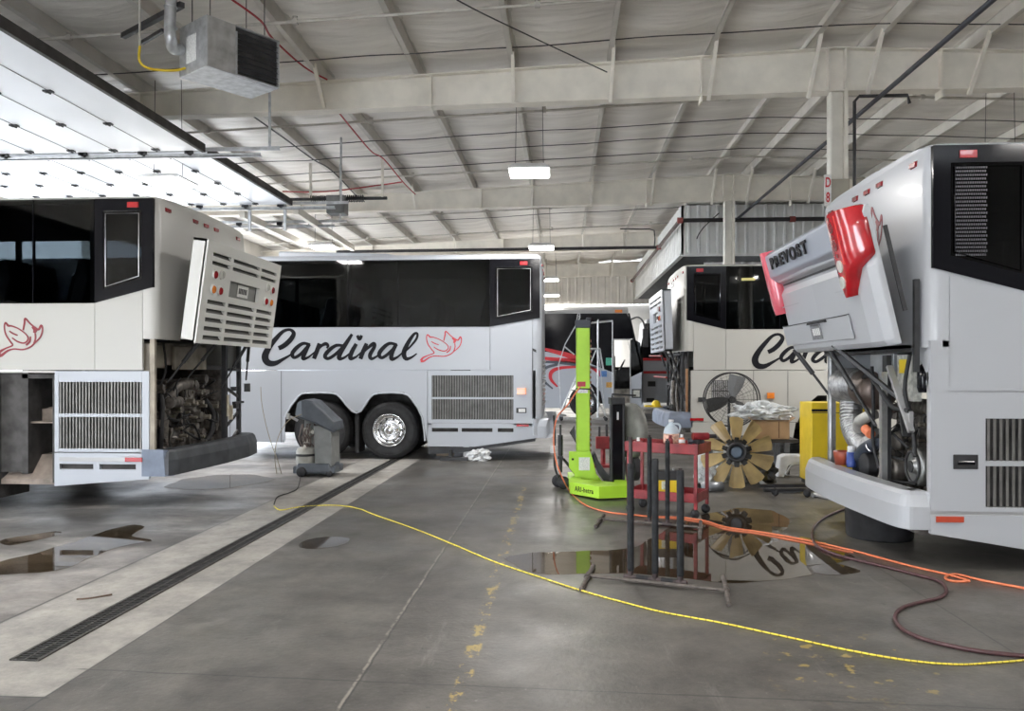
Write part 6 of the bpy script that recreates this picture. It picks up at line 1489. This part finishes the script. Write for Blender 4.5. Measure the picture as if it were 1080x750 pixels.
# ---- rolling ladder in front of coach 5
Yl = 25.0
ld = thing('platform_ladder', 'silver rolling platform ladder in front of the dark distant coach', 'ladder', (atY(615,440,Yl).x, Yl, 0))
def LP(px,py,dy=0): p = atY(px,py,Yl); return (p.x-ld.location.x, dy, max(p.z,.02))
r0 = .018
for dy in (0, .55):
    mb = MB(); mb.tube([LP(588,443,dy),LP(610,393,dy),LP(620,368,dy)], r0, 6); mb.build('stringer', galv, ld)
    mb = MB(); mb.tube([LP(589,385,dy),LP(596,363,dy),LP(609,340,dy),LP(612,334,dy)], r0*.8, 6); mb.tube([LP(595,365,dy),LP(606,374,dy)], r0*.8, 6); mb.tube([LP(589,385,dy),LP(592,440,dy)], r0*.6, 6); mb.build('handrail', galv, ld)
    mb = MB(); mb.tube([LP(631,443,dy),LP(631,337,dy)], r0, 6); mb.tube([LP(646,443,dy),LP(646,338,dy)] if dy==0 else [LP(640,443,dy),LP(632,368,dy)], r0*.8, 6); mb.tube([LP(624,340,dy),LP(646,338,dy)], r0*.8, 6); mb.tube([LP(620,368,dy),LP(633,368,dy)], r0, 6); mb.tube([LP(633,368,dy),LP(637,391,dy)], r0*.7, 6)
    mb.tube([LP(622,405,dy),LP(641,443,dy)], r0*.8, 6); mb.tube([LP(629,369,dy),LP(616,400,dy)], r0*.7, 6); mb.tube([LP(590,442,dy),LP(641,442,dy)], r0, 6); mb.build('side_frame', galv, ld)
for i in range(8):
    q = i/7; px = 590+q*27; py = 438-q*62; a = LP(px,py); mb = MB(); mb.box(a[0]-.02,a[0]+.22,.0,.55,a[2]-.02,a[2]); mb.build('tread', mat('tread_dark',(.12,.13,.14),.5,metal=.5), ld)
a = LP(620,368); b = LP(633,368); mb = MB(); mb.box(a[0],b[0],0,.55,a[2],a[2]+.03); mb.build('platform', galv, ld)
for px in (592,639):
    for dy in (0,.55):
        p = LP(px,440,dy); mb = MB(); mb.lathe([(0,-.02),(.06,-.02),(.06,.02),(0,.02)], (p[0],dy,.06), (0,1,0), 14); mb.build('caster', black, ld)
# twig on the light strip
mb = MB(); mb.tube(smooth_pts([tuple(G(81,632,.006)),tuple(G(95,631,.012)),tuple(G(118,627,.006))],4), .006, 5); tag(mb.build('broken_strip', mat('twig',(.10,.06,.04),.7)), 'thin brown sliver lying on the pale strip left of the drain', 'debris')
# ================================================================== OUTSIDE, LIGHT, CAMERA
w = bpy.data.worlds.new('World'); bpy.context.scene.world = w; w.use_nodes = True
nt = w.node_tree; bg = nt.nodes['Background']; bg.inputs['Color'].default_value = (.86,.92,1,1); bg.inputs['Strength'].default_value = 9.0
cam = bpy.data.cameras.new('camera'); co = bpy.data.objects.new('camera', cam); C.objects.link(co)
co.location = (0,0,CAMH); co.rotation_euler = (PI/2, 0, TH)
cam.sensor_width = 36; cam.sensor_fit = 'HORIZONTAL'; cam.lens = FPX/1080*36; cam.shift_y = (HOR-375)/1080.0
cam.clip_start = .05; cam.clip_end = 200
sc = bpy.context.scene; sc.camera = co
sc.view_settings.view_transform = 'Standard'; sc.view_settings.look = 'None'; sc.view_settings.gamma = 1; sc.view_settings.use_curve_mapping = False
sc.view_settings.exposure = .92
